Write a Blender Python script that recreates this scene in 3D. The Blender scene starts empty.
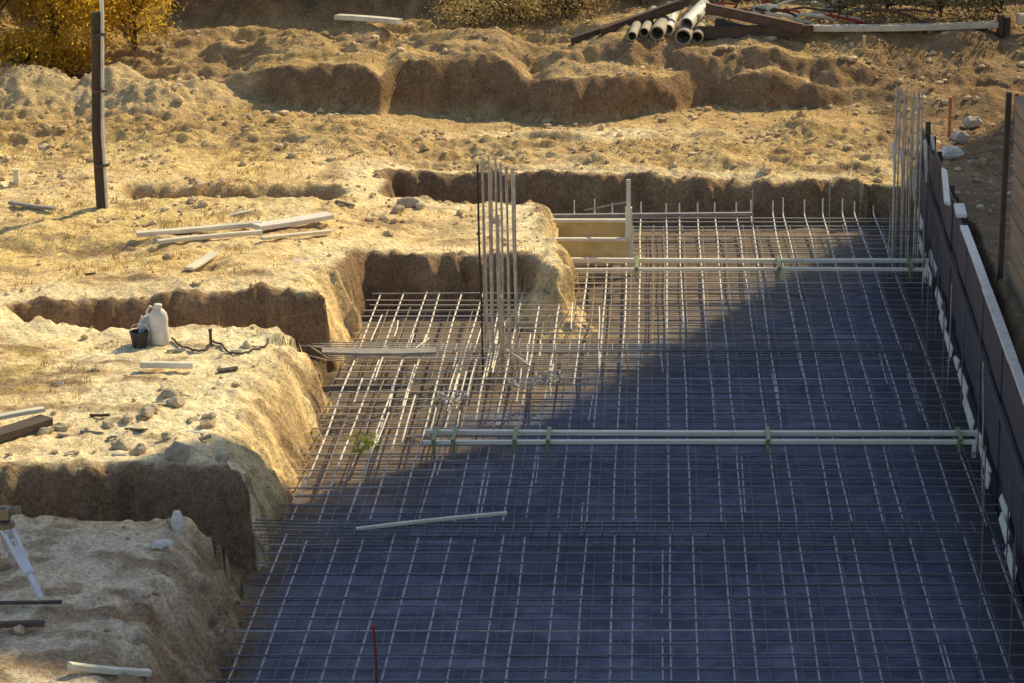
import bpy, bmesh, math, random
import numpy as np
from mathutils import Vector, Matrix, Quaternion

random.seed(11)
scene = bpy.context.scene
COL = scene.collection
R = math.radians

# ------------------------------------------------------------------ survey of the site
F, PX, PY, TH, H = 2500.0, 655.0, 341.5, R(16.3), 10.0    # lens, pitch and eye height used to read the plan off the photo

def at(x, y, z=0.0):
    """plan position of a photo point that lies at height z"""
    phi = TH + math.atan((y - PY) / F)
    D = (H - z) / math.tan(phi)
    depth = D * math.cos(TH) + (H - z) * math.sin(TH)
    return Vector(((x - PX) * depth / F, D, z))

def zat(x, y, Y):
    """point of the vertical plane Y = const seen at photo point x, y"""
    phi = TH + math.atan((y - PY) / F)
    z = H - Y * math.tan(phi)
    depth = Y * math.cos(TH) + (H - z) * math.sin(TH)
    return Vector(((x - PX) * depth / F, Y, z))

# ------------------------------------------------------------------ noise
_rng = np.random.RandomState(5)
_G = _rng.rand(256, 256) * 2 * np.pi
_GX, _GY = np.cos(_G), np.sin(_G)

def perlin(x, y):
    xi = np.floor(x).astype(int); yi = np.floor(y).astype(int)
    xf = x - xi; yf = y - yi
    u = xf**3 * (xf * (xf * 6 - 15) + 10); v = yf**3 * (yf * (yf * 6 - 15) + 10)
    def g(a, b, dx, dy):
        a = a & 255; b = b & 255
        return _GX[a, b] * dx + _GY[a, b] * dy
    n00 = g(xi, yi, xf, yf); n10 = g(xi + 1, yi, xf - 1, yf)
    n01 = g(xi, yi + 1, xf, yf - 1); n11 = g(xi + 1, yi + 1, xf - 1, yf - 1)
    return ((n00 * (1 - u) + n10 * u) * (1 - v) + (n01 * (1 - u) + n11 * u) * v) * 1.5

def fbm(x, y, s, oct=4, off=0.0, gain=0.5):
    r = 0; a = 1; f = 1.0 / s
    for i in range(oct):
        r = r + a * perlin(x * f + off + i * 17.3, y * f - off * 1.7 + i * 9.1)
        a *= gain; f *= 2.03
    return r

def sstep(a, b, x):
    t = np.clip((x - a) / (b - a), 0, 1)
    return t * t * (3 - 2 * t)

def poly_sd(x, y, pts):
    d = np.full(x.shape, 1e9); inside = np.zeros(x.shape, bool)
    n = len(pts)
    for i in range(n):
        ax, ay = pts[i]; bx, by = pts[(i + 1) % n]
        ex, ey = bx - ax, by - ay
        t = np.clip(((x - ax) * ex + (y - ay) * ey) / (ex * ex + ey * ey), 0, 1)
        d = np.minimum(d, np.hypot(x - ax - t * ex, y - ay - t * ey))
        c = ((ay > y) != (by > y))
        xx = ex * (y - ay) / (ey if abs(ey) > 1e-9 else 1e-9) + ax
        inside ^= c & (x < xx)
    return np.where(inside, -d, d)

def rect_sd(x, y, x0, x1, y0, y1):
    dx = np.maximum(x0 - x, x - x1); dy = np.maximum(y0 - y, y - y1)
    return np.where((dx < 0) & (dy < 0), np.maximum(dx, dy), np.hypot(np.maximum(dx, 0), np.maximum(dy, 0)))

def smin(a, b, k):
    h = np.clip(0.5 + 0.5 * (b - a) / k, 0, 1)
    return b * (1 - h) + a * h - k * h * (1 - h)

def wall_x(Y): return 4.04 + 0.033 * (Y - 26.7)        # inner face of the shuttering along the right of the pit

PIT = [(-4.30, 14), (-4.30, 25.2), (-4.32, 26.5), (-4.4, 37.0), (-2.1, 36.95), (-1.45, 36.2), (-1.2, 36.7), (-1.75, 40.9),
       (-4.3, 41.1), (-4.5, 42.6), (4.8, 42.75), (wall_x(14) + .12, 14)]
# bank across the back, read from the photo: x, top y, foot y
BANK = [(150, 108, 109), (215, 92, 106), (250, 72, 108), (300, 62, 110), (362, 66, 111), (380, 74, 113), (396, 62, 110), (450, 57, 105),
        (500, 62, 106), (530, 80, 107), (560, 74, 110), (620, 70, 110), (660, 68, 104), (700, 66, 99), (780, 70, 100), (830, 84, 102), (900, 98, 101), (1000, 98, 100)]
_bx, _bf, _bt, _bz = [], [], [], []
for (x, yt, yf) in BANK:
    p = at(x, yf, .55); Yt = p.y + .5; q = zat(x, yt, Yt)
    _bx.append(p.x); _bf.append(p.y); _bt.append(Yt); _bz.append(q.z)
HEAPS = []   # x, y, height, rx, ry
for (x, yc, ztop, rx, ry) in [(30, 86, .85, 1.35, 1.0), (-20, 80, .9, 1.2, 1.2), (118, 86, .85, 1.0, .9), (150, 92, .75, .9, .8),
                              (190, 84, .55, 1.0, .7),  (808, 100, .30, .7, .4), (905, 70, .5, 1.6, .8), (985, 80, .5, 1.3, 1.0)]:
    p = at(x, yc, 1.0); HEAPS.append((p.x, p.y, ztop, rx, ry))

def terrain(x, y, want_col=False):
    x = np.asarray(x, float); y = np.asarray(y, float)
    shp = x.shape; x = x.ravel(); y = y.ravel()
    # level ground
    base = 0.8 - 0.30 * sstep(-6.0, -3.6, x) * sstep(33.8, 36.8, y)
    base = base - 0.16 * sstep(-1.0, 3.0, x) * sstep(38, 42, y)
    base = base - 0.22 * sstep(44, 48, y) * (1 - sstep(-3, 3, x))
    base = base + 0.85 * sstep(4.1, 4.5, x) * (1 - sstep(36, 43.5, y))
    base = base + 0.05 * fbm(x, y, 3.0, 3, 3.1) + 0.035 * fbm(x, y, .9, 3, 8.7)
    # back bank and the ledge on it
    wig = 0.40 * fbm(x, y * .4, 1.5, 3, 21.0, .4) + .05 * fbm(x, y, .35, 3, 44.)
    bf = np.interp(x, _bx, _bf) + wig; bz = np.interp(x, _bx, _bz)
    t = np.clip((y - bf) / (.5 + .12 * fbm(x, y, .8, 2, 5.)), 0, 1)
    prof = 1 - (1 - t) ** 2.2
    far = bz + (1.5 - bz) * sstep(0, 3.5, y - bf - .5) + .09 * fbm(x, y, 1.3, 4, 1.7)
    z = base + (far - base) * prof * (bz > -5)
    kx = sstep(-2.0, -.6, x); ys = 50.2 + .3 * fbm(x, y, .9, 3, 81.); ts = np.clip((y - ys) / .5, 0, 1); kx = sstep(-2.0, -.6, x)
    z = z + .24 * kx * (1 - (1 - ts) ** 2) - .12 * kx * sstep(47.5, 49.8, y) * (1 - ts)
    z = z + (.34 * np.abs(fbm(x * .45, y, 1.1, 4, 37.)) - .06) * sstep(48.8, 49.6, y) * (1 - sstep(52.2, 53.2, y)) * (1 - .6 * kx)
    z = z + .22 * np.clip(np.abs(fbm(x * .4, y, .9, 3, 87.)) - .12, 0, 1) * sstep(43.2, 44, y) * (1 - sstep(46.6, 47.4, y))
    # second bank behind
    y2 = 52.8 + 1.7 * sstep(-1.6, 0.2, x) + .45 * fbm(x, y, 1.6, 3, 61.)
    t2 = np.clip((y - y2) / 1.6, 0, 1)
    z = z + (1.7 + .35 * fbm(x, y, 2.0, 3, 2.2)) * t2 * t2 * (3 - 2 * t2)
    for (hx, hy, hh, rx, ry) in HEAPS:
        d = np.sqrt(((x - hx) / rx) ** 2 + ((y - hy) / ry) ** 2 + 1e-6)
        cone = np.clip(1.06 - np.sqrt(d * d + .10) * .62 - .10 * fbm(x, y, .5, 3, hy), 0, 1)
        z = np.maximum(z, base * .9 + .06 + (hh + .06) * cone ** 1.15 * (1 + .10 * fbm(x, y, .7, 3, hx)) + .0 ) if hh > .45 else z + hh * np.exp(-d * d * 1.4)
    # rough tilled strips
    rough = np.clip(.75 * sstep(43.0, 44.3, y) * (1 - sstep(47.5, 48.5, y)) + .12 * (x < -5) + .22 + .3 * fbm(x, y, 2.2, 2, 3.7), .1, 1)
    rough = rough * (1 - .6 * sstep(44.6, 46.0, y) * (np.exp(-((x + 1.3) / 3) ** 2)))
    ridg = np.abs(fbm(x, y * .8, .55, 3, 13.))
    z = z + rough * (.085 * (ridg - .35) + .045 * fbm(x, y, .24, 3, 33., .6)) + .018 * fbm(x, y, .13, 2, 90.)
    z = z + .05 * rough * np.abs(fbm(x * .55, y, .42, 2, 64.)) 
    ground0 = z.copy()
    # pit and trenches
    jag = .14 * fbm(x, y, .9, 3, 51.) + .06 * fbm(x, y, .26, 3, 71., .6)
    ps = poly_sd(x, y, PIT)
    t2r = rect_sd(x, y, -8.6, -4.0, 32.55 + .15 * sstep(-6, -8.6, x), 33.75 - .55 * sstep(-5.6, -8.6, x))
    t3r = rect_sd(x, y, -14, -4.0, 25.15, 26.1)
    sd = smin(smin(ps, t2r, .55), t3r, .55) + jag * sstep(4.0, 3.6, x)
    lobe = sstep(-3.9, -4.6, x) * (1 - sstep(35, 36, y))      # west side: broad rounded shoulders
    face_front = np.clip((t2r < ps) * (y > 33.2) + (t3r < ps) * (y > 25.7), 0, 1)
    w = .42 + .55 * lobe * (1 - .75 * face_front)
    w = np.where(ps < np.minimum(t2r, t3r), w, np.minimum(w, .46)) * (1 + .2 * fbm(x, y, .6, 2, 99.))
    w = np.where(x > 3.6, .08, w)
    tt = np.clip(sd / w, 0, 1)
    kk = 2.5 + 1.9 * np.clip(1 - lobe + face_front, 0, 1); p = 1 - (1 - tt) ** kk
    grv = (.07 * fbm(x * 1.0, y * 2.2, .55, 3, 7.7) + .05 * fbm(x, y, .2, 2, 15.)) * np.sin(np.pi * tt)
    floor = np.where(ps < .25, -.42, np.where(t2r < t3r, .0 - .35 * sstep(-5.2, -4.2, x) + .45 * sstep(-7.4, -8.6, x), .14 - .5 * sstep(-5.4, -4.2, x)))
    z = floor + (z - floor) * p + grv
    # wheel ruts
    rut = np.zeros_like(z)
    for (xa, ya, xb, yb) in [(-20, 146, 262, 121), (-20, 134, 300, 112), (-20, 240, 150, 254), (420, 150, 860, 158)]:
        a_, b_ = at(xa, ya, .8), at(xb, yb, .8); ex, ey = b_.x - a_.x, b_.y - a_.y; u = np.clip(((x - a_.x) * ex + (y - a_.y) * ey) / (ex * ex + ey * ey), 0, 1)
        dd = np.hypot(x - a_.x - u * ex, y - a_.y - u * ey) + .10 * fbm(x, y, .6, 3, ya); rut = np.maximum(rut, np.exp(-(dd / .16) ** 2))
    z = z - .075 * rut * (sd > .4)
    # shallow ditch north of the planks
    t1 = rect_sd(x, y, -8.7, -5.4, 40.1, 40.75) + jag * .8
    q = 1 - (1 - np.clip(t1 / .3, 0, 1)) ** 2
    z = np.where(t1 < .3, np.minimum(z, .42 + (z - .42) * q), z)
    # small scrapes
    for (sx, sy, r, dpt) in [(-9.1, 36.6, .7, .16), (-8.2, 36.8, .8, .18), (-6.6, 35.3, .5, .12), (-3.6, 38.9, .8, .12), (-5.0, 39.5, .5, .15)]:
        z = z - dpt * np.exp(-(((x - sx) / r) ** 2 + ((y - sy) / (r * .5)) ** 2) * 1.5) * (sd > .3)
    # loose soil spilled from the corner of the tongue
    zb4 = z
    z = np.maximum(z, -.42 + .60 * np.exp(-(((x + 1.65) / .5) ** 2 + ((y - 36.6) / .6) ** 2) ** 1.2) * (1 + .16 * fbm(x, y, .3, 3, 5.)))
    z = np.maximum(z, -.42 + .36 * np.exp(-(((x + 1.35) / .4) ** 2 + ((y - 35.9) / .5) ** 2)) * (1 + .3 * fbm(x, y, .25, 3, 9.)))
    if not want_col:
        return z.reshape(shp)
    # soil colours, with some shade painted in
    n1 = fbm(x, y, 2.6, 4, 11.) ; n2 = fbm(x, y, .7, 4, 19.); n3 = fbm(x, y * 1.6, 5.5, 3, 29.)
    sand = np.array([.88, .68, .37]); pale = np.array([.95, .83, .55]); brown = np.array([.40, .285, .17]); straw = np.array([.82, .62, .25]); grey = np.array([.74, .63, .50])
    red = np.array([.19, .12, .08])  # reddish soil, darkened to paint in shade right of the shuttering
    c = np.outer(np.ones(x.size), sand)
    def mix(c, col, k): k = np.clip(k, 0, 1)[:, None]; return c * (1 - k) + col * k
    c = mix(c, pale, sstep(.0, .7, n1 + .4 * n2) * .75)
    c = mix(c, brown, sstep(.3, .95, -n2 + .4 * n3) * .7)
    c = mix(c, straw, sstep(-4.5, -7.5, x) * sstep(33.5, 36, y) * sstep(-.6, .3, n3 + .5 * n2) * .75)
    c = mix(c, pale, np.exp(-((x + 1.3) / 2.6) ** 2 - ((y - 46.8) / 1.0) ** 2) * .9)
    c = mix(c, pale, .7 * sstep(-4.6, -5.2, x) * sstep(26, 27.5, y) * (1 - sstep(31.5, 34, y)) * sstep(-8.5, -6.5, x))
    c = mix(c, straw * .62, sstep(-7.2, -8.0, x + .5 * n1) * sstep(28.5, 29.2, y) * (1 - sstep(31.2, 31.8, y)) * sstep(-.2, .5, n2))
    shade_brown = np.array([.29, .195, .118])  # dark brown painted on the shaded faces of banks and trenches
    c = mix(c, shade_brown, (1 - sstep(.72, 1.05, tt)) * (sd > 0) * np.clip(1 - lobe + face_front, 0, 1) * (1 - .85 * sstep(.5, .0, np.abs(x + 1.55)) * (y < 41)))
    c = mix(c, shade_brown, .9 * prof * (t < 1) * (bz > base + .25))
    c = mix(c, shade_brown, .8 * sstep(.3, .05, t1) * (y > 40.3))
    c = mix(c, grey, sstep(25.0, 24.3, y) * (x < -4) * .75)  # greyer tone painted on the near ground lying in the building's shade
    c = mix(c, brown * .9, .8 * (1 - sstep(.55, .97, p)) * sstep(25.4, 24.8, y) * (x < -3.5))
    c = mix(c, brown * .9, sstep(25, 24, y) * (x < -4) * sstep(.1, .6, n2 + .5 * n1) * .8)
    c = mix(c, red, sstep(4.2, 4.6, x) * .85)
    c = mix(c, red, sstep(2.5, 4.5, x + .6 * n1) * sstep(44.5, 46, y) * .6)
    c = mix(c, brown * .8, sstep(50.5, 52.5, y) * (.25 + .75 * sstep(0.4, -.4, n1)) * .8)
    c = mix(c, brown * .42, np.clip(t2 * 2.5, 0, 1))  # shade of the rear bank's near side painted into its colour
    c = mix(c, brown * .6, (sd < .02))
    c = mix(c, sand * .9, sstep(.0, .06, z - zb4) * 1.0)
    c = mix(c, shade_brown * 1.05, kx * sstep(.02, .2, ts) * (ts < 1))
    for (px_, py_, rx, ry) in [(82, 252, .8, .3), (112, 243, .7, .3), (28, 382, .9, .22), (10, 388, .6, .25), (60, 372, .7, .2), (110, 360, .5, .12), (150, 380, .4, .1), (140, 280, .4, .15), (400, 208, .5, .25), (125, 610, .35, .35), (150, 560, .4, .12), (200, 640, .5, .6),
                               (60, 128, 1.6, .35), (150, 122, 1.2, .3), (210, 132, 1.0, .3), (20, 160, .8, .3), (580, 165, 1.6, .5), (700, 160, 1.5, .4), (840, 150, 1.2, .5), (290, 150, 1.2, .4), (870, 120, 1.0, .6)]:
        q_ = at(px_, py_, .8); c = mix(c, brown * .85, 1.5 * np.exp(-((x - q_.x) / rx) ** 2 - ((y - q_.y) / ry) ** 2) * sstep(-.35, .35, fbm(x * .6, y, .35, 3, 55.)))
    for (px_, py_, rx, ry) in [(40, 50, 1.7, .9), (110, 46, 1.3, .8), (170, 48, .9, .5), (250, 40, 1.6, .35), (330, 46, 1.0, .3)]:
        q_ = at(px_, py_, 1.2); c = mix(c, brown * .5, 1.3 * np.exp(-(((x - q_.x) / rx) ** 2 + ((y - q_.y) / ry) ** 2) ** 1.5))  # dark ground painted in as shade under the rear bushes
    c = mix(c, brown * .9, .6 * rut)
    c = mix(c, brown, .75 * sstep(.22, .62, fbm(x * .5, y, .5, 4, 77., .65)))
    c = mix(c, np.array([.48, .335, .155]), .78 * sstep(42.6, 45.5, y + .8 * n2) * (1 - np.exp(-((x + 1.3) / 2.6) ** 2 - ((y - 46.8) / .9) ** 2)) * (1 - .7 * sstep(3.2, 4.6, x)))
    c = mix(c, shade_brown * .85, .95 * sstep(.0, .12, t) * (1 - sstep(.92, 1.0, t)) * sstep(.15, .4, bz - base))
    c = mix(c, shade_brown, .9 * kx * sstep(.0, .15, ts) * (1 - sstep(.9, 1., ts)))
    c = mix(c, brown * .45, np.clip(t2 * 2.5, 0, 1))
    c = mix(c, brown * .9, .75 * sstep(49, 50.5, y) * sstep(-.25, .35, n2 + n1))
    hgrey = np.array([.60, .47, .27])
    for (hx, hy, hh, rx, ry) in HEAPS[:5]:
        d = np.hypot((x - hx) / rx, (y - hy) / ry)
        c = mix(c, hgrey, (1 - sstep(1.1, 1.6, d)) * .7)
    # paler band where a face turns over into level ground
    c = mix(c, pale * 1.05, sstep(.55, .9, tt) * (1 - sstep(.25, .7, sd - w)) * .5 * (x < 3.5) * (y > 25.5))
    return z.reshape(shp), c

def gz(x, y): return float(terrain(np.array([x]), np.array([y]))[0])

def ground_pt(x, y, z=.8):
    """photo point dropped on the real ground"""
    for _ in range(12):
        p = at(x, y, z); z = .5 * z + .5 * gz(p.x, p.y)
    p = at(x, y, z); p.z = gz(p.x, p.y)
    return p

# ------------------------------------------------------------------ materials
def new_mat(name):
    m = bpy.data.materials.new(name); m.use_nodes = True
    nt = m.node_tree; b = nt.nodes['Principled BSDF']
    return m, nt, b

def surf(name, col, rough=.7, metal=0.0, var=.35, scale=6.0, col2=None, bump=.2, bscale=None, stretch=None, spec=.5):
    m, nt, b = new_mat(name); N, L = nt.nodes, nt.links
    tc = N.new('ShaderNodeTexCoord'); mp = N.new('ShaderNodeMapping'); L.new(tc.outputs['Object'], mp.inputs[0])
    if stretch: mp.inputs['Scale'].default_value = stretch
    n = N.new('ShaderNodeTexNoise'); n.inputs['Scale'].default_value = scale; n.inputs['Detail'].default_value = 6; n.inputs['Roughness'].default_value = .65
    L.new(mp.outputs[0], n.inputs['Vector'])
    cr = N.new('ShaderNodeValToRGB'); cr.color_ramp.elements[0].position = .3; cr.color_ramp.elements[1].position = .72
    d = col2 if col2 else tuple(c * (1 - var) for c in col)
    cr.color_ramp.elements[0].color = (*d, 1); cr.color_ramp.elements[1].color = (*col, 1)
    L.new(n.outputs['Fac'], cr.inputs[0]); L.new(cr.outputs[0], b.inputs['Base Color'])
    b.inputs['Roughness'].default_value = rough; b.inputs['Metallic'].default_value = metal; b.inputs['Specular IOR Level'].default_value = spec
    if bump:
        n2 = N.new('ShaderNodeTexNoise'); n2.inputs['Scale'].default_value = bscale or scale * 4; n2.inputs['Detail'].default_value = 4
        L.new(mp.outputs[0], n2.inputs['Vector'])
        bp = N.new('ShaderNodeBump'); bp.inputs['Strength'].default_value = bump; bp.inputs['Distance'].default_value = .02
        L.new(n2.outputs['Fac'], bp.inputs['Height']); L.new(bp.outputs[0], b.inputs['Normal'])
    return m

def soil_mat():
    m, nt, b = new_mat('soil'); N, L = nt.nodes, nt.links
    tc = N.new('ShaderNodeTexCoord'); co = tc.outputs['Object']
    at_ = N.new('ShaderNodeAttribute'); at_.attribute_name = 'soil'
    def noise(s, d=5, r=.6):
        n = N.new('ShaderNodeTexNoise'); n.inputs['Scale'].default_value = s; n.inputs['Detail'].default_value = d; n.inputs['Roughness'].default_value = r
        L.new(co, n.inputs['Vector']); return n
    def ramp(src, a, b_, ca, cb):
        c = N.new('ShaderNodeValToRGB'); c.color_ramp.elements[0].position = a; c.color_ramp.elements[1].position = b_
        c.color_ramp.elements[0].color = (*ca, 1); c.color_ramp.elements[1].color = (*cb, 1); L.new(src, c.inputs[0]); return c.outputs[0]
    def mul(a, b_):
        x = N.new('ShaderNodeMix'); x.data_type = 'RGBA'; x.blend_type = 'MULTIPLY'; x.inputs[0].default_value = 1
        L.new(a, x.inputs[6]); L.new(b_, x.inputs[7]); return x.outputs[2]
    nA, nB, nC = noise(3.0, 8, .75), noise(22, 6, .75), noise(60, 3, .6)
    c = mul(at_.outputs['Color'], ramp(nA.outputs['Fac'], .34, .62, (.80, .75, .68), (1.30, 1.29, 1.27)))
    c = mul(c, ramp(nB.outputs['Fac'], .36, .6, (.66, .61, .54), (1.22, 1.22, 1.20)))
    c = mul(c, ramp(nC.outputs['Fac'], .3, .6, (.80, .78, .74), (1.2, 1.2, 1.2)))
    L.new(c, b.inputs['Base Color']); b.inputs['Roughness'].default_value = .95; b.inputs['Specular IOR Level'].default_value = .15
    vo = N.new('ShaderNodeTexVoronoi'); vo.inputs['Scale'].default_value = 11; L.new(co, vo.inputs['Vector'])
    ad = N.new('ShaderNodeMath'); ad.operation = 'MULTIPLY_ADD'; ad.inputs[1].default_value = -.6
    L.new(vo.outputs['Distance'], ad.inputs[0]); L.new(nB.outputs['Fac'], ad.inputs[2])
    bp = N.new('ShaderNodeBump'); bp.inputs['Strength'].default_value = .75; bp.inputs['Distance'].default_value = .07
    L.new(ad.outputs[0], bp.inputs['Height'])
    bp2 = N.new('ShaderNodeBump'); bp2.inputs['Strength'].default_value = .6; bp2.inputs['Distance'].default_value = .02
    L.new(nC.outputs['Fac'], bp2.inputs['Height']); L.new(bp.outputs[0], bp2.inputs['Normal']); L.new(bp2.outputs[0], b.inputs['Normal'])
    return m

def leaf_mat(name, cols, trans=.45):
    m, nt, b = new_mat(name); N, L = nt.nodes, nt.links
    tc = N.new('ShaderNodeTexCoord'); n = N.new('ShaderNodeTexNoise'); n.inputs['Scale'].default_value = 2.2; n.inputs['Detail'].default_value = 5
    L.new(tc.outputs['Object'], n.inputs['Vector'])
    cr = N.new('ShaderNodeValToRGB'); e = cr.color_ramp.elements; e[0].position = .3; e[1].position = .7
    e[0].color = (*cols[0], 1); e[1].color = (*cols[-1], 1)
    for i, c in enumerate(cols[1:-1]): k = e.new(.3 + .4 * (i + 1) / (len(cols) - 1)); k.color = (*c, 1)
    L.new(n.outputs['Fac'], cr.inputs[0]); L.new(cr.outputs[0], b.inputs['Base Color']); b.inputs['Roughness'].default_value = .6
    t = N.new('ShaderNodeBsdfTranslucent'); L.new(cr.outputs[0], t.inputs['Color'])
    mx = N.new('ShaderNodeMixShader'); mx.inputs[0].default_value = trans
    L.new(b.outputs[0], mx.inputs[1]); L.new(t.outputs[0], mx.inputs[2]); L.new(mx.outputs[0], N['Material Output'].inputs['Surface'])
    return m

def floor_mat():
    m = surf('pit_membrane', (.225, .242, .325), .85, 0, .5, .9, bump=.6, bscale=4, spec=.15)
    nt = m.node_tree; N, L = nt.nodes, nt.links; b = N['Principled BSDF']; src = b.inputs['Base Color'].links[0].from_socket
    tc = N.new('ShaderNodeTexCoord'); sx = N.new('ShaderNodeSeparateXYZ'); L.new(tc.outputs['Object'], sx.inputs[0])
    n = N.new('ShaderNodeTexNoise'); n.inputs['Scale'].default_value = .8; n.inputs['Detail'].default_value = 6; L.new(tc.outputs['Object'], n.inputs['Vector'])
    # sunlit part of the floor painted brown: towards -x, +y
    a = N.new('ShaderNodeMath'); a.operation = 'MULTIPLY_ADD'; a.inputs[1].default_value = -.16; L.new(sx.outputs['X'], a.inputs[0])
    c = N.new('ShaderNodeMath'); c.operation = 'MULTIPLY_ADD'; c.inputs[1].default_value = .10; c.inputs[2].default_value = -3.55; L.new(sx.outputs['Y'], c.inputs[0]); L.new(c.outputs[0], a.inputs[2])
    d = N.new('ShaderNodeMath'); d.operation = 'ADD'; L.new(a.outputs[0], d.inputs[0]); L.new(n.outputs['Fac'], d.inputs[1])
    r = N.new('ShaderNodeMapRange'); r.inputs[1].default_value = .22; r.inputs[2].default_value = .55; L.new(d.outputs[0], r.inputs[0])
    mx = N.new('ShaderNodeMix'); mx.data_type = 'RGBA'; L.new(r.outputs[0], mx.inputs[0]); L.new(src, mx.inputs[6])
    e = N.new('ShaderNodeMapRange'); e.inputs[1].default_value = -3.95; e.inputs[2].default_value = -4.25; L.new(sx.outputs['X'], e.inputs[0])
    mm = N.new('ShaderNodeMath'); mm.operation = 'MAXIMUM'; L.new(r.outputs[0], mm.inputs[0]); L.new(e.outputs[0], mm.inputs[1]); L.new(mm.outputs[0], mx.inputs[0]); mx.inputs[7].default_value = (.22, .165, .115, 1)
    st = N.new('ShaderNodeTexNoise'); st.inputs['Scale'].default_value = 2.6; st.inputs['Detail'].default_value = 8; st.inputs['Roughness'].default_value = .75; L.new(tc.outputs['Object'], st.inputs['Vector'])
    sr = N.new('ShaderNodeValToRGB'); sr.color_ramp.elements[0].position = .38; sr.color_ramp.elements[1].position = .62; sr.color_ramp.elements[0].color = (.62, .62, .66, 1); sr.color_ramp.elements[1].color = (1.22, 1.2, 1.14, 1); L.new(st.outputs['Fac'], sr.inputs[0])
    mu = N.new('ShaderNodeMix'); mu.data_type = 'RGBA'; mu.blend_type = 'MULTIPLY'; mu.inputs[0].default_value = 1; L.new(mx.outputs[2], mu.inputs[6]); L.new(sr.outputs[0], mu.inputs[7])
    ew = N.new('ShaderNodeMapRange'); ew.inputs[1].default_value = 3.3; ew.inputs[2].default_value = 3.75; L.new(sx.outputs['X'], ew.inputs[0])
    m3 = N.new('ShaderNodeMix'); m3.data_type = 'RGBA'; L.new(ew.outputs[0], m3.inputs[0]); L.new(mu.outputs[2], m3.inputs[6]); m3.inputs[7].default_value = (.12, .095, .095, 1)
    L.new(m3.outputs[2], b.inputs['Base Color']); return m

def bar_mat(name, shade_col, dark, sunlit_col):
    m = surf(name, shade_col, .5, .1, .4, 11, col2=dark, bump=.3, bscale=90)
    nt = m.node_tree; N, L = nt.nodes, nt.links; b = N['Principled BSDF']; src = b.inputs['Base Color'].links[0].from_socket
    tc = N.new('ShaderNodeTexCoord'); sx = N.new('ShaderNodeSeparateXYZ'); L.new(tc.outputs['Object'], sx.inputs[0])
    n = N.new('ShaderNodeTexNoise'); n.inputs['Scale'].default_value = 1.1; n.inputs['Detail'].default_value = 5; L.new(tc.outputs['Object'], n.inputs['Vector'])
    # sunlight painted into the bars: paler colour in the lit north-west
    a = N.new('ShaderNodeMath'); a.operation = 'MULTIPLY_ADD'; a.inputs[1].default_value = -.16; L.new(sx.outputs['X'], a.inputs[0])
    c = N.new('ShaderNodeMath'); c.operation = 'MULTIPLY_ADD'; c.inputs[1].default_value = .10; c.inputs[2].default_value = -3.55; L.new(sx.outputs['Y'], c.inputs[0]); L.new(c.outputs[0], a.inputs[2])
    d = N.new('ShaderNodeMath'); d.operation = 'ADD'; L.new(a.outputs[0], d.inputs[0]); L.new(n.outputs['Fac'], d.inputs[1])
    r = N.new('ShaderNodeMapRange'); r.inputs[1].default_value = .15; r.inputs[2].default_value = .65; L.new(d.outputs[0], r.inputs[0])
    mx = N.new('ShaderNodeMix'); mx.data_type = 'RGBA'; L.new(r.outputs[0], mx.inputs[0]); L.new(src, mx.inputs[6]); mx.inputs[7].default_value = (*sunlit_col, 1)
    L.new(mx.outputs[2], b.inputs['Base Color']); return m

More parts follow.
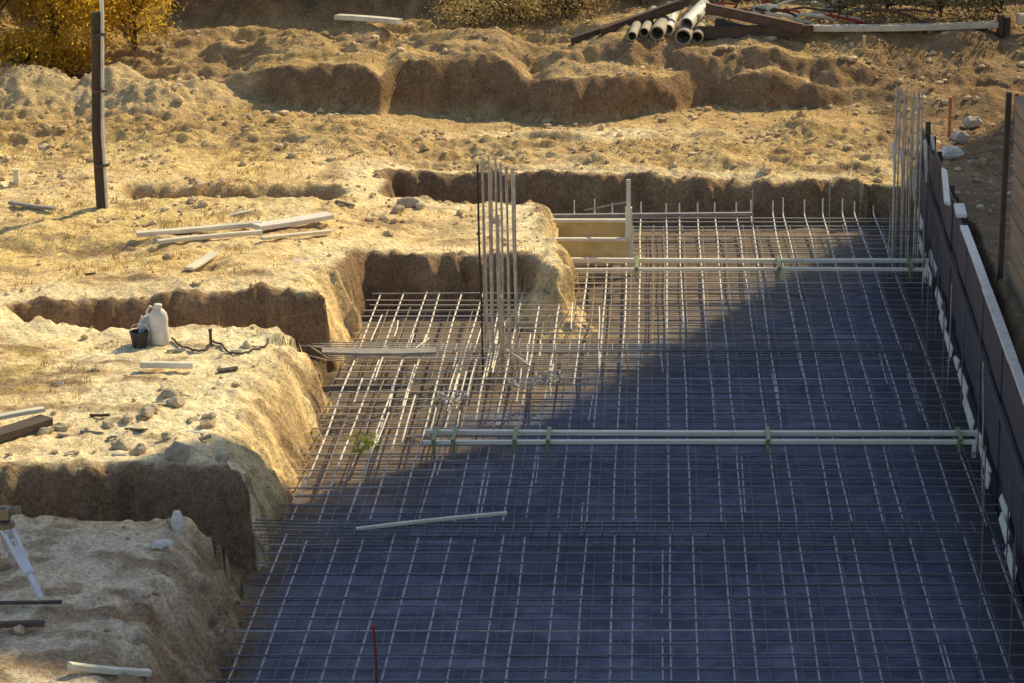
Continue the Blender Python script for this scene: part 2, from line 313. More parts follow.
M = dict(
    soil=soil_mat(),
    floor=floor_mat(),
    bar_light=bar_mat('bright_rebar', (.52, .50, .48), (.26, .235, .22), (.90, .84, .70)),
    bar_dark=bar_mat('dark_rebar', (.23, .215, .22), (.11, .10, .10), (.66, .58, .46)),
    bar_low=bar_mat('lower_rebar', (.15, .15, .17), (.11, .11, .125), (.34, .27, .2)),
    bar_col=surf('column_rebar', (.80, .70, .56), .5, .1, .4, 7, col2=(.36, .27, .2), bump=.3, bscale=90),
    wood_pale=surf('pale_timber', (.92, .83, .62), .7, 0, .35, 3, stretch=(1, 1, 1), bump=.3),
    wood_grey=surf('weathered_timber', (.36, .33, .29), .8, 0, .4, 5, bump=.35),
    wood_form=surf('form_ply', (.10, .078, .085), .7, 0, .4, 2.2, bump=.3),
    wood_dark=surf('dark_timber', (.12, .085, .06), .8, 0, .5, 5, bump=.3),
    wood_post=surf('post_timber', (.085, .055, .035), .8, 0, .5, 4, stretch=(4, 4, .6), bump=.4),
    wood_yellow=surf('yellow_timber', (.86, .66, .30), .65, 0, .35, 4, bump=.2),
    rail=surf('pale_rail_paint', (.95, .85, .66), .5, .0, .28, 5, col2=(.82, .73, .54), bump=.15),
    clamp=surf('green_clamp_paint', (.30, .36, .13), .5, .2, .4, 12, bump=.1),
    strip=surf('pale_plank_face', (.95, .85, .70), .6, 0, .25, 5, bump=.2),
    white=surf('white_plastic', (.90, .87, .80), .5, 0, .2, 6, col2=(.66, .58, .45), bump=.1),
    sack=surf('paper_sack', (.62, .57, .48), .85, 0, .3, 8, bump=.5, bscale=14),
    black=surf('dark_rubber', (.045, .04, .035), .6, 0, .4, 8, bump=.2),
    steel=surf('rusty_steel', (.17, .105, .07), .7, .3, .5, 4, bump=.3),
    pipe_white=surf('white_pipe', (.80, .76, .66), .45, 0, .2, 4, bump=.1),
    pipe_grey=surf('concrete_pipe', (.45, .39, .30), .8, 0, .35, 4, bump=.3),
    red=surf('red_paint', (.45, .035, .025), .5, 0, .35, 10, bump=.1),
    orange=surf('faded_orange_paint', (.58, .22, .09), .6, 0, .35, 10, bump=.1),
    tripod=surf('tripod_paint', (.72, .72, .74), .45, .1, .2, 6, bump=.1),
    level=surf('level_housing', (.30, .23, .12), .5, .1, .4, 12, bump=.1),
    glass=surf('lens_glass', (.02, .02, .03), .08, 0, .2, 4, bump=0),
    block=surf('board_face', (.46, .31, .18), .85, 0, .5, 3, stretch=(1, .25, 3), bump=.5, bscale=18),
    plaster=surf('plaster', (.55, .47, .36), .9, 0, .2, .6, bump=.2),
    roof=surf('roof_felt', (.12, .11, .11), .9, 0, .3, 2, bump=.2),
    pane=surf('window_glass', (.05, .06, .07), .1, 0, .2, 1, bump=0),
    stone=surf('stone', (.58, .48, .32), .9, 0, .5, 7, bump=.6, bscale=25),
    bark=surf('bark', (.10, .07, .045), .9, 0, .5, 9, bump=.5),
    leaf=leaf_mat('autumn_leaf', [(.22, .13, .012), (.55, .34, .03), (.75, .52, .06), (.40, .31, .05)], .62),
    leaf_green=leaf_mat('dull_leaf', [(.06, .055, .025), (.14, .125, .06), (.24, .20, .10)]),
    dry=leaf_mat('dry_stem', [(.28, .19, .06), (.52, .38, .13), (.62, .49, .22)], .3),
    weed=leaf_mat('green_weed', [(.20, .26, .03), (.38, .42, .06)], .4),
)

# ------------------------------------------------------------------ mesh helpers
class MB:
    def __init__(s): s.v = []; s.f = []
    def add(s, vs, fs):
        o = len(s.v); s.v += [tuple(v) for v in vs]; s.f += [tuple(i + o for i in f) for f in fs]; return s
    def box(s, c, size, rot=None):
        c = Vector(c); hx, hy, hz = [d / 2 for d in size]; q = rot or Quaternion()
        vs = [c + q @ Vector((a * hx, b * hy, e * hz)) for a in (-1, 1) for b in (-1, 1) for e in (-1, 1)]
        return s.add(vs, [(0, 1, 3, 2), (4, 6, 7, 5), (0, 4, 5, 1), (2, 3, 7, 6), (0, 2, 6, 4), (1, 5, 7, 3)])
    def bar(s, p0, p1, w, h, roll=0.0, bend=0.0, n=1):
        """a squared timber from p0 to p1, chamfered, with a little bow"""
        p0, p1 = Vector(p0), Vector(p1); d = (p1 - p0).normalized()
        up = Vector((0, 0, 1)) if abs(d.z) < .9 else Vector((0, 1, 0))
        sd = d.cross(up).normalized(); up = sd.cross(d)
        q = Quaternion(d, roll); sd = q @ sd; up = q @ up
        c = min(w, h) * .12
        prof = [(-w/2 + c, -h/2), (w/2 - c, -h/2), (w/2, -h/2 + c), (w/2, h/2 - c), (w/2 - c, h/2), (-w/2 + c, h/2), (-w/2, h/2 - c), (-w/2, -h/2 + c)]
        vs = []; fs = []
        for i in range(n + 1):
            t = i / n; p = p0.lerp(p1, t) + up * (bend * 4 * t * (1 - t))
            vs += [p + sd * a + up * b for a, b in prof]
        for i in range(n):
            for k in range(8): a = i * 8 + k; b = i * 8 + (k + 1) % 8; fs.append((a, b, b + 8, a + 8))
        fs.append(tuple(range(7, -1, -1))); fs.append(tuple(n * 8 + k for k in range(8)))
        return s.add(vs, fs)
    def tube(s, pts, r, n=8, cap=True, r1=None):
        pts = [Vector(p) for p in pts]; vs = []; fs = []
        ref = None
        for i, p in enumerate(pts):
            d = (pts[min(i + 1, len(pts) - 1)] - pts[max(i - 1, 0)]).normalized()
            if ref is None:
                ref = d.cross(Vector((0, 0, 1)))
                if ref.length < .1: ref = d.cross(Vector((1, 0, 0)))
            ref = (ref - d * ref.dot(d)).normalized(); o = d.cross(ref)
            rr = r if r1 is None else r + (r1 - r) * i / (len(pts) - 1)
            for k in range(n):
                a = 2 * math.pi * k / n; vs.append(p + ref * (rr * math.cos(a)) + o * (rr * math.sin(a)))
        for i in range(len(pts) - 1):
            for k in range(n): a = i * n + k; b = i * n + (k + 1) % n; fs.append((a, b, b + n, a + n))
        if cap: fs.append(tuple(range(n - 1, -1, -1))); fs.append(tuple((len(pts) - 1) * n + k for k in range(n)))
        return s.add(vs, fs)
    def pipe(s, p0, p1, ro, ri, n=18):
        """hollow pipe with open ends"""
        p0, p1 = Vector(p0), Vector(p1); d = (p1 - p0).normalized(); u = d.cross(Vector((0, 0, 1))).normalized(); w = u.cross(d)
        vs = []
        for (p, r) in ((p0, ro), (p1, ro), (p1, ri), (p0, ri)):
            vs += [p + u * r * math.cos(2 * math.pi * k / n) + w * r * math.sin(2 * math.pi * k / n) for k in range(n)]
        fs = []
        for a in range(4):
            b = (a + 1) % 4
            for k in range(n): j = (k + 1) % n; fs.append((a * n + k, a * n + j, b * n + j, b * n + k))
        return s.add(vs, fs)
    def lathe(s, prof, c=(0, 0, 0), n=16, sx=1, sy=1, rot=None):
        c = Vector(c); q = rot or Quaternion(); vs = []; fs = []
        for r, z in prof:
            vs += [c + q @ Vector((r * sx * math.cos(2 * math.pi * k / n), r * sy * math.sin(2 * math.pi * k / n), z)) for k in range(n)]
        for i in range(len(prof) - 1):
            for k in range(n): a = i * n + k; b = i * n + (k + 1) % n; fs.append((a, b, b + n, a + n))
        fs.append(tuple(range(n - 1, -1, -1))); fs.append(tuple((len(prof) - 1) * n + k for k in range(n)))
        return s.add(vs, fs)
    def rock(s, c, r, seed=0, flat=.7, sub=1):
        rnd = random.Random(seed); bm = bmesh.new(); bmesh.ops.create_icosphere(bm, subdivisions=sub, radius=1)
        sc = Vector((rnd.uniform(.7, 1.4), rnd.uniform(.7, 1.2), flat * rnd.uniform(.7, 1.1))) * r; a = rnd.uniform(0, 6.28)
        q = Quaternion((0, 0, 1), a); c = Vector(c)
        vs = []
        for v in bm.verts:
            k = rnd.uniform(.72, 1.15); p = Vector((v.co.x * sc.x * k, v.co.y * sc.y * k, v.co.z * sc.z * k)); vs.append(c + q @ p)
        fs = [tuple(v.index for v in f.verts) for f in bm.faces]; bm.free()
        return s.add(vs, fs)
    def build(s, name, mat, parent=None, smooth=False, base=None):
        o0 = Vector(base) if base is not None else Vector((0, 0, 0))
        me = bpy.data.meshes.new(name); me.from_pydata([tuple(Vector(v) - o0) for v in s.v], [], s.f); me.materials.append(mat)
        if smooth:
            me.polygons.foreach_set('use_smooth', [True] * len(me.polygons)); me.set_sharp_from_angle(angle=R(40))
        me.update()
        o = bpy.data.objects.new(name, me); COL.objects.link(o); o.location = o0
        if parent is not None:
            o.parent = parent; o.location = o0 - parent.location if base is not None else -Vector(parent.location)
        return o

def tag(o, label=None, cat=None, group=None, kind=None):
    if label: o['label'] = label
    if cat: o['category'] = cat
    if group: o['group'] = group
    if kind: o['kind'] = kind
    return o

def thing(name, loc, label, cat, group=None):
    o = bpy.data.objects.new(name, None); COL.objects.link(o); o.location = loc; o.empty_display_size = .1
    return tag(o, label, cat, group)

# ------------------------------------------------------------------ ground
def axis(lo, hi, step, farlo, farhi):
    a = list(np.arange(lo, hi + 1e-6, step)); d = step
    x = lo; left = []
    while x > farlo: d *= 1.35; x -= d; left.append(x)
    d = step; x = hi; right = []
    while x < farhi: d *= 1.35; x += d; right.append(x)
    return np.array(left[::-1] + a + right)
gx = axis(-13.6, 9.0, .042, -600, 600); gy = axis(20.5, 57.5, .058, -300, 900)
GX, GY = np.meshgrid(gx, gy)
GZ, GC = terrain(GX, GY, True)
# away from the site the ground is plain
nx, ny = len(gx), len(gy)
me = bpy.data.meshes.new('ground')
me.vertices.add(nx * ny)
me.vertices.foreach_set('co', np.stack([GX.ravel(), GY.ravel(), GZ.ravel()], 1).astype(np.float32).ravel())
ii = (np.arange(ny - 1)[:, None] * nx + np.arange(nx - 1)[None, :]).ravel()
quads = np.stack([ii, ii + 1, ii + nx + 1, ii + nx], 1).astype(np.int32)
me.loops.add(quads.size); me.loops.foreach_set('vertex_index', quads.ravel())
me.polygons.add(len(quads)); me.polygons.foreach_set('loop_start', np.arange(0, quads.size, 4, dtype=np.int32))
me.polygons.foreach_set('use_smooth', np.ones(len(quads), bool))
me.update(calc_edges=True)
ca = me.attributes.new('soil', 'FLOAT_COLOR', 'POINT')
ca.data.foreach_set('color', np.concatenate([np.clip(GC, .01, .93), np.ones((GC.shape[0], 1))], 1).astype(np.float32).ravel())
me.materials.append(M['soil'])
go = bpy.data.objects.new('ground', me); COL.objects.link(go); tag(go, kind='structure')

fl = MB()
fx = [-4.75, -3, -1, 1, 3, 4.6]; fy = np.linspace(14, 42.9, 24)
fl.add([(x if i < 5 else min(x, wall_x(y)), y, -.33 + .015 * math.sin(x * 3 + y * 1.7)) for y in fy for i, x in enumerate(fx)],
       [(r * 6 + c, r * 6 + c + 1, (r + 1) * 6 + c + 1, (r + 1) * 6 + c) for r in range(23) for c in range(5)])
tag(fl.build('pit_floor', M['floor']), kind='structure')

# ------------------------------------------------------------------ reinforcement
def wob(a): return random.uniform(-a, a)
def rod(mb, p0, p1, r, n=6, w=.010, seg=None, hook=None):
    p0, p1 = Vector(p0), Vector(p1); L = (p1 - p0).length; k = seg or max(2, int(L / 1.6))
    d = (p1 - p0).normalized(); s = d.cross(Vector((0, 0, 1)))
    if s.length < .1: s = Vector((1, 0, 0))
    s.normalize()
    pts = [p0.lerp(p1, i / k) + s * wob(w) + Vector((0, 0, wob(w * .7))) for i in range(k + 1)]
    if hook: pts += [pts[-1] + Vector(h) for h in hook]
    mb.tube(pts, r, n)

BEAM_Y = [26.55, 33.75]
def mat_layer(name, label, z, rl, rt, ml, mt, top):
    t = thing(name, (0, 20, z), label, 'rebar mat')
    xs = np.arange(-4.16, 3.95, .306)
    for i, x in enumerate(xs):
        x += wob(.045) + (0 if top else .11)
        y1 = 36.85 if x < -1.55 else 42.0 + wob(.06)
        mb = MB(); xm = x + wob(.02)
        if top:
            rod(mb, (x, 17, z), (xm, 26.35 + wob(.12), z), rl, w=.012); mb.build('longitudinal_bar', ml, t); mb = MB(); xm += random.choice([0, 0, .035, -.035])
        rod(mb, (xm, 26.85 + wob(.14) if top else 17, z), (x + wob(.05), y1, z), rl, w=.014,
            hook=[(0, .05, .04), (0, .07, .22 + wob(.08))] if top and y1 > 40 else None)
        mb.build('longitudinal_bar', ml, t)
    Y = 18.0
    while Y < 41.95:
        near = min(abs(Y - b) for b in BEAM_Y)
        x0 = (-4.32 if Y < 36.9 else -1.75) + wob(.05)
        if top and near < .16: Y += .30; continue
        mb = MB(); yy = Y + wob(.055); zz = z + (rl + rt + .002 if top else -(rl + rt + .002))
        rod(mb, (x0, yy, zz), (wall_x(yy) - .10 + wob(.05), yy + wob(.05), zz), rt, w=.012)
        mb.build('transverse_bar', ml if top and random.random() < .12 else mt, t)
        Y += .312 if top else .37
    return t

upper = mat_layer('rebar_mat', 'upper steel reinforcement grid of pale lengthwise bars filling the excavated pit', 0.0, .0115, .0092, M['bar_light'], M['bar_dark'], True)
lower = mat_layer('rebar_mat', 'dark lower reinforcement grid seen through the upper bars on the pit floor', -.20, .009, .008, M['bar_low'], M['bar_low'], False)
# short lap bars tied between the main bars round the column
for k in range(46):
    x, y = random.uniform(325, 600), random.uniform(300, 440)
    p = at(x, y, .03)
    if p.x < -4.05 or (p.x < -1.3 and p.y > 35.9) or p.x + .47 * (p.y - 31.6) * 0 > 9 or y > 395 - (x - 560) * .42 - 25: continue
    mb = MB(); l = random.uniform(.7, 2.0)
    rod(mb, p, p + Vector((wob(.03), -l, wob(.02))), .010, w=.008); mb.build('lap_bar', M['bar_light'], upper)
for k in range(2):
    p = at(random.uniform(400, 540), random.uniform(345, 390), .04)
    mb = MB(); rod(mb, p, p + Vector((wob(.5), .5 + wob(.4), wob(.03) + .02)), .009, w=.02); mb.build('loose_bar', M['bar_light'], upper)

for k in range(24):
    x = random.choice(list(np.arange(-4.16, 3.62, .306))) + random.choice([-1, 1]) * random.uniform(.025, .06); y0 = random.uniform(21, 38); l = random.uniform(.9, 2.4)
    if x < -1.3 and y0 > 35.5: continue
    mb = MB(); rod(mb, (x, y0, .003), (x + wob(.03), y0 - l, .006), .0095, w=.008); mb.build('lap_bar', M['bar_light'], upper)

# closely spaced beam bars crossing the mat on the lines of the trenches
for i, by in enumerate(BEAM_Y):
    t = thing('beam_cage', (0, by, -.05), ['low rebar beam cage crossing the shaded mat from the nearest trench', 'low rebar beam cage crossing the mat from the middle trench'][i], 'rebar cage', 'beam cages laid across the mat')
    for dy in (-.15, -.05, .06, .16):
        for z in (.045, -.13):
            mb = MB(); x0 = (-7.6 if i == 0 and z > 0 else -4.9) + wob(.5)
            zz = [z + (.22 if i == 0 else .0), z]
            pts = [(x0, by + dy + wob(.02), max(z, .10) if i else max(z, .06)), (-4.6, by + dy, z + .03), (-2, by + dy + wob(.02), z), (1, by + dy + wob(.02), z), (3.7, by + dy + wob(.02), z)]
            mb.tube(pts, .009, 6); mb.build('cage_bar', M['bar_dark'], t)
    for k in range(40):
        x = -4.2 + k * .2; mb = MB()
        mb.tube([(x, by - .18, .056), (x, by + .18, .056), (x, by + .18, -.15), (x, by - .18, -.15), (x, by - .18, .056)], .005, 5)
        mb.build('stirrup', M['bar_dark'], t)

def column(base, topz, label, mat, dx=.24):
    t = thing('column_cage', base, label, 'rebar cage', 'upright column cages')
    for (a, b) in [(-1, -1), (-.38, -1), (.2, -1), (.62, -1), (1.02, -1), (.95, .1), (.88, 1), (.40, 1), (-.1, 1), (-.6, 1), (-.82, .8), (-.95, .1)]:
        mb = MB(); tz = topz + wob(.10); lean = wob(.03)
        rod(mb, (base[0] + a * dx, base[1] + b * .2, -.28), (base[0] + a * dx + lean, base[1] + b * .2 + wob(.02), tz), random.choice([.014, .016, .018]), w=.006, seg=3)
        mb.build('vertical_bar', mat if random.random() < .84 else M['wood_post'], t)
    mb = MB(); rod(mb, (base[0] + .02, base[1] - .1, -.25), (base[0] + .0, base[1] - .1, 2.0), .012, w=.006); mb.build('vertical_bar', mat, t)
    for z in (.12, .3, .5):
        mb = MB(); d, e = dx + .02, .22; x, y = base[0], base[1]
        mb.tube([(x - d, y - e, z), (x + d, y - e, z), (x + d, y + e, z), (x - d, y + e, z), (x - d, y - e, z)], .006, 5); mb.build('stirrup', M['bar_dark'], t)
    return t
pc = at(501, 352, 0); column((pc.x, pc.y, -.28), zat(497, 164, pc.y).z, 'tall bunch of bare column bars rising by the earth tongue', M['bar_col'])
pc2 = at(904, 258, 0); column((pc2.x, pc2.y, -.28), zat(904, 92, pc2.y).z, 'tall bunch of column bars at the far end of the shuttering', M['bar_col'], .20)

# thin single uprights along the shuttering
for i, (x, yb, yt, l) in enumerate([(925, 415, 272, 'thin upright bar below the far rail end'), (941, 440, 302, 'thin upright bar just behind the near rail end'),
                                    (978, 668, 447, 'tall thin upright bar under the near rail end'), (1009, 690, 545, 'thin upright bar nearest the camera at the right'),
                                    (888, 262, 214, 'short upright bar left of the far column bars'), (752, 262, 190, 'thin upright rod standing against the back bank, right of the stake'), (830, 240, 178, 'thin upright rod against the back bank near the far column')]):
    p = at(x, yb, -.05); mb = MB(); tz = zat(x, yt, p.y).z
    rod(mb, (p.x, p.y, -.3), (p.x + wob(.02), p.y + .02, tz), .009, w=.006)
    mb.tube([(p.x + .012, p.y, .05), (p.x + .02, p.y + .02, .05), (p.x, p.y + .025, .06), (p.x - .012, p.y, .05)], .004, 4)
    tag(mb.build('starter_bar', M['bar_dark' if i < 4 else 'bar_col'], base=(p.x, p.y, -.3)), l, 'rebar', 'single upright bars')

for k, y in enumerate([22.6, 24.1, 25.4, 27.9, 29.2, 31.1, 32.6, 34.4, 35.6, 36.9, 38.0, 40.3]):
    x = wall_x(y) - random.uniform(.14, .3); mb = MB(); rod(mb, (x, y, -.3), (x + wob(.05), y + wob(.05), random.uniform(.9, 1.75)), .009, w=.012, seg=3)
    mb.tube([(x - .03, y - .02, .2), (x + .03, y - .02, .21), (x + .03, y + .03, .2)], .004, 4)
    tag(mb.build('starter_bar', M['bar_dark' if k % 3 else 'bar_col'], base=(x, y, -.3)), 'thin dark upright bar close against the plywood shuttering', 'rebar', 'starter bars against the shuttering')

# ------------------------------------------------------------------ rails across the pit
def rails(name, xl, xr, y, label, clamps):
    z = .10
    a, b = at(xl, y - 5, z), at(xr, y - 4, z); c, d = at(xl - 2, y + 5.5, z), at(xr - 1, y + 5, z)
    t = thing(name, (a.lerp(d, .5).x, a.y, z), label, 'rails', 'paired pale rails laid across the pit')
    MB().bar(a, b, .075, .06, n=6, bend=-.01).build('rail', M['rail'], t, base=a)
    m2 = MB(); m2.bar(c, d, .06, .05, n=6, bend=.008); m2.build('rail', M['rail'], t, base=c)
    for k in clamps:
        mb = MB(); p = a.lerp(b, k); q = c.lerp(d, k)
        mb.box(p.lerp(q, .5) + Vector((0, 0, .045)), (.05, (p - q).length + .1, .02)); mb.box(q + Vector((0, -.055, -.035)), (.045, .025, .17)); mb.box(p + Vector((0, .055, -.01)), (.045, .025, .13))
        mb.tube([q + Vector((0, -.075, -.0)), q + Vector((0, -.16, -.05)), q + Vector((.02, -.2, -.16))], .012, 6)
        mb.build('clamp', M['clamp'], t)
    foot = MB(); foot.box(d + Vector((-.06, -.09, -.07)), (.05, .04, .2)); foot.build('foot', M['rail'], t)
rails('rail_pair', 425, 979, 437, 'nearer pair of pale rails with green clamps lying across the shaded mat', [.02, .055, .165, .225, .62, .965])
rails('rail_pair', 556, 929, 264.5, 'farther pair of pale rails running from the earth tongue to the shuttering', [.03, .22, .6, .95])

# ------------------------------------------------------------------ shuttering on the right
tw = thing('shuttering', (wall_x(30), 30, -.3), 'long dark plywood shuttering with a pale top plank along the right of the pit', 'formwork')
Y = 16.0; k = 0
while Y < 41.8:
    Y2 = min(Y + 1.22, 42.2); mb = MB(); dx = .012 * (k % 2) + wob(.006)
    a, b = wall_x(Y + .004) + dx, wall_x(Y2 - .004) + dx; h = 1.76 + wob(.012) - (.25 if Y > 38 else 0)
    mb.add([(a, Y + .004, -.3), (b, Y2 - .004, -.3), (b, Y2 - .004, h), (a, Y + .004, h), (a + .024, Y + .004, -.3), (b + .024, Y2 - .004, -.3), (b + .024, Y2 - .004, h), (a + .024, Y + .004, h)],
           [(0, 1, 2, 3), (5, 4, 7, 6), (3, 2, 6, 7), (0, 4, 5, 1), (0, 3, 7, 4), (1, 5, 6, 2)])
    mb.build('panel', M['wood_form'], tw)
    mb = MB(); x = wall_x(Y) + .09; mb.bar((x, Y, -.3), (x, Y, 1.70), .09, .05); mb.build('stud', M['wood_dark'], tw)
    Y = Y2; k += 1
for z in (1.05,):
    mb = MB(); mb.bar((wall_x(16) - .055, 16, z), (wall_x(42) - .055, 42, z), .05, .07); mb.build('waler', M['wood_form'], tw)
for (y0, y1, ww) in [(15.8, 27.2, .11), (27.24, 30.4, .12), (30.42, 33.7, .11)]:
    mb = MB(); mb.bar((wall_x(y0) + .02 + wob(.01), y0, 1.80), (wall_x(y1) + .02 + wob(.012), y1, 1.805), ww, .04, n=4, bend=.008); mb.build('top_plank', M['strip'], tw)
mb = MB(); mb.bar((wall_x(34.8) + .02, 34.35, 1.80), (wall_x(34.8) + .05, 34.95, 1.82), .15, .05); mb.build('top_plank', M['strip'], tw)
mb = MB(); mb.bar((wall_x(35.2) - .10, 35.2, 1.78), (wall_x(37.6) + .02, 37.4, 1.80), .09, .04, roll=.5); mb.build('top_plank', M['strip'], tw)
# pale kicker boards along the foot, in broken lengths
for (x0, y0, x1, y1) in [(905, 208, 912, 228), (915, 236, 921, 258), (921, 250, 930, 276), (928, 262, 933, 284), (938, 288, 944, 306), (943, 312, 949, 330), (946, 322, 952, 352), (955, 352, 960, 366), (962, 368, 972, 398), (968, 396, 978, 430), (984, 425, 989, 446),
                         (990, 440, 998, 474), (998, 470, 1001, 484), (1001, 492, 1008, 520), (1008, 512, 1014, 540), (1016, 545, 1022, 580)]:
    a = at(x0, y0, .12); b = at(x1, y1, .12)
    y_0, y_1 = b.y, a.y; y_0 += (y_1 - y_0) * random.uniform(.0, .18); mb = MB(); xx = random.choice([-.05, -.12, -.16]); th = random.uniform(.12, .2); tp = random.uniform(.03, .16)
    A = Vector((wall_x(y_0) + xx, y_0, .03)); B = Vector((wall_x(y_1) + xx, y_1, .03))
    # board tapers to one end, leaning on the panel
    vs = []
    for P, hh in ((A, th), (B, tp)):
        vs += [P, P + Vector((.02, 0, 0)), P + Vector((.045, 0, hh)), P + Vector((.025, 0, hh))]
    mb.add(vs, [(0, 1, 2, 3), (7, 6, 5, 4), (0, 4, 5, 1), (1, 5, 6, 2), (2, 6, 7, 3), (3, 7, 4, 0)])
    mb.build('kicker_board', M['strip'], tw)
# pale splinters among the far column
for i, (x, y0, y1) in enumerate([(893, 142, 170), (901, 148, 176), (925, 140, 182), (932, 135, 150), (935, 178, 205), (913, 170, 200), (911, 132, 150)]):
    Yp = pc2.y + .4 + .12 * i; a = zat(x, y0, Yp); b = zat(x + 2, y1, Yp)
    MB().bar(b, a, .05, .03).build('cleat', M['strip'], tw)

# ------------------------------------------------------------------ timber by the back bank
p = at(630, 262, -.1)
t = thing('timber_stake', (p.x, p.y, -.3), 'tall pale wooden stake with slanting strut before the back bank', 'stake')
tz = zat(630, 180, p.y).z
mb = MB(); mb.bar((p.x, p.y, -.3), (p.x - .02, p.y + .02, .8), .11, .09); mb.build('post', M['wood_pale'], t)
mb = MB(); mb.bar((p.x - .02, p.y + .02, .74), (p.x - .02, p.y + .03, tz), .07, .05); mb.build('extension', M['wood_pale'], t)
q = at(606, 222, .1); mb = MB(); mb.bar((p.x - .05, p.y + .06, .88), (p.x - .75, p.y + .9, .55), .03, .03); mb.build('strut', M['wood_grey'], t)
t = thing('form_box', at(590, 256, 0), 'low yellow timber form box between earth tongue and wooden stake', 'formwork')
for (ya, yb, z0, z1, m) in [(257, 257, -.05, .27, 'wood_yellow')]:
    a, b = at(556, ya, 0), at(627, yb, 0); mb = MB(); mb.box(((a.x + b.x) / 2, a.y, (z0 + z1) / 2), (b.x - a.x, .03, z1 - z0)); mb.build('side_board', M[m], t)
a, b = at(554, 257, 0), at(630, 257, 0)
mb = MB(); mb.bar((a.x - .05, a.y - .03, .30), (b.x - .05, a.y - .03, .30), .10, .05); mb.build('top_rail', M['wood_pale'], t)
mb = MB(); mb.box(((a.x + b.x) / 2, a.y + 1.0, .18), (b.x - a.x, .03, .34)); mb.build('side_board', M['wood_yellow'], t)
mb = MB(); mb.bar((a.x - .05, a.y + .97, .37), (b.x - .03, a.y + .97, .37), .10, .05); mb.build('top_rail', M['wood_pale'], t)
for x in (a.x + .03, b.x - .06):
    mb = MB(); mb.box((x, a.y + .5, .15), (.03, .95, .26)); mb.build('end_board', M['wood_yellow'], t)
# long straight edge plank along the back of the mat
a, b = at(548, 216, .06), at(752, 214, .06); mb = MB(); mb.bar(a, b, .10, .06); tag(mb.build('plank', M['wood_grey'], base=a), 'long grey edge plank lying along the back end of the mat', 'plank')

# grey boards used as walkways
a, b = at(322, 351, .11), at(436, 351, .06); mb = MB(); mb.bar(a, b, .24, .04, n=3, bend=-.02); tag(mb.build('plank', M['wood_grey'], base=a), 'wide grey board bridging from the middle trench onto the mat', 'plank')
a, b = at(356, 529, .07), at(507, 513, .13); mb = MB(); mb.bar(a, b, .05, .035, n=3, bend=.01); tag(mb.build('plank', M['wood_pale'], base=a), 'thin pale lath lying askew on the shaded mat', 'lath')

# ------------------------------------------------------------------ timber on the left ground
def plank(x0, y0, x1, y1, w, h, m, label, cat='plank', lift=.03, roll=0.0, name='plank', group=None):
    a, b = ground_pt(x0, y0), ground_pt(x1, y1); dz = Vector((0, 0, lift + h / 2)); mb = MB()
    mid = gz((a.x + b.x) / 2, (a.y + b.y) / 2); up = max(0, mid - (a.z + b.z) / 2)
    mb.bar(a + dz + Vector((0, 0, up)), b + dz + Vector((0, 0, up)), w, h, roll=roll, n=4, bend=wob(.012))
    return tag(mb.build(name, M[m], base=a), label, cat, group)
plank(137, 241, 262, 230, .15, .07, 'wood_pale', 'upper left pale plank of the loose timber pile below the post')
plank(158, 247, 262, 237, .10, .06, 'wood_pale', 'front pale plank of the loose timber pile below the post')
plank(256, 234, 330, 222, .26, .08, 'strip', 'whitest and widest plank of the loose timber pile below the post', lift=.07)
plank(262, 242, 330, 235, .08, .05, 'wood_pale', 'short narrow plank at the right of the loose timber pile')
plank(189, 272, 215, 256, .14, .04, 'wood_pale', 'short pale offcut lying slantwise between timber pile and trench')
plank(141, 371, 194, 372, .10, .07, 'wood_pale', 'single pale batten lying below the white jug', lift=.05)
plank(-20, 449, 47, 428, .22, .10, 'wood_dark', 'dark plank at the left edge above the near trench', lift=.05)
plank(-20, 437, 45, 424, .10, .05, 'wood_pale', 'pale plank leaning over the dark plank at the left edge', lift=.16)
plank(-20, 609, 62, 608, .035, .03, 'wood_dark', 'thin dark rod lying below the tripod feet, farther of two', name='rod', cat='rod')
plank(-20, 632, 44, 629, .07, .05, 'wood_dark', 'dark batten lying below the tripod feet, nearer of two')
plank(70, 676, 150, 683, .08, .06, 'wood_pale', 'pale batten at the bottom edge left of the pit')
plank(10, 207, 55, 213, .09, .05, 'wood_grey', 'grey board lying left of the foot of the post')
plank(338, 33, 400, 30, .22, .10, 'wood_pale', 'pale board lying on the ledge above the back bank', lift=.04)

def stake(x, yb, yt, m, label, w=.045, lean=0.0):
    p = ground_pt(x, yb); tz = zat(x, yt, p.y).z; mb = MB()
    mb.bar((p.x, p.y, p.z - .1), (p.x + lean, p.y, tz - .02), w, w); mb.bar((p.x + lean * .98, p.y, tz - .03), (p.x + lean, p.y, tz), w * 1.25, w * 1.25)
    tag(mb.build('survey_stake', M[m], base=p), label, 'stake', 'survey stakes')
stake(284, 328, 312, 'wood_pale', 'short pale stake at the rim of the middle trench')
stake(211, 346, 329, 'wood_dark', 'short dark stake in the ground right of the white jug', .035)
stake(17, 186, 169, 'wood_pale', 'short pale stake near the left edge beside the post', .09)
stake(949, 138, 97, 'orange', 'faded orange stake right of the far column bars', .06)
stake(864, 56, 36, 'wood_yellow', 'yellow stake in front of the long pale beam', .06)
p = at(377, 690, -.05); tz = zat(377, 627, p.y).z
t = thing('marker_rod', (p.x, p.y, -.3), 'red marker rod standing in the shaded mat at the bottom edge', 'marker')
mb = MB(); mb.tube([(p.x, p.y, -.3), (p.x, p.y, tz * .5), (p.x - .015, p.y, tz)], .013, 8); mb.build('shaft', M['red'], t); mb = MB(); mb.lathe([(.018, -.02), (.022, 0), (.012, .02)], (p.x - .015, p.y, tz), 8); mb.build('cap', M['red'], t)

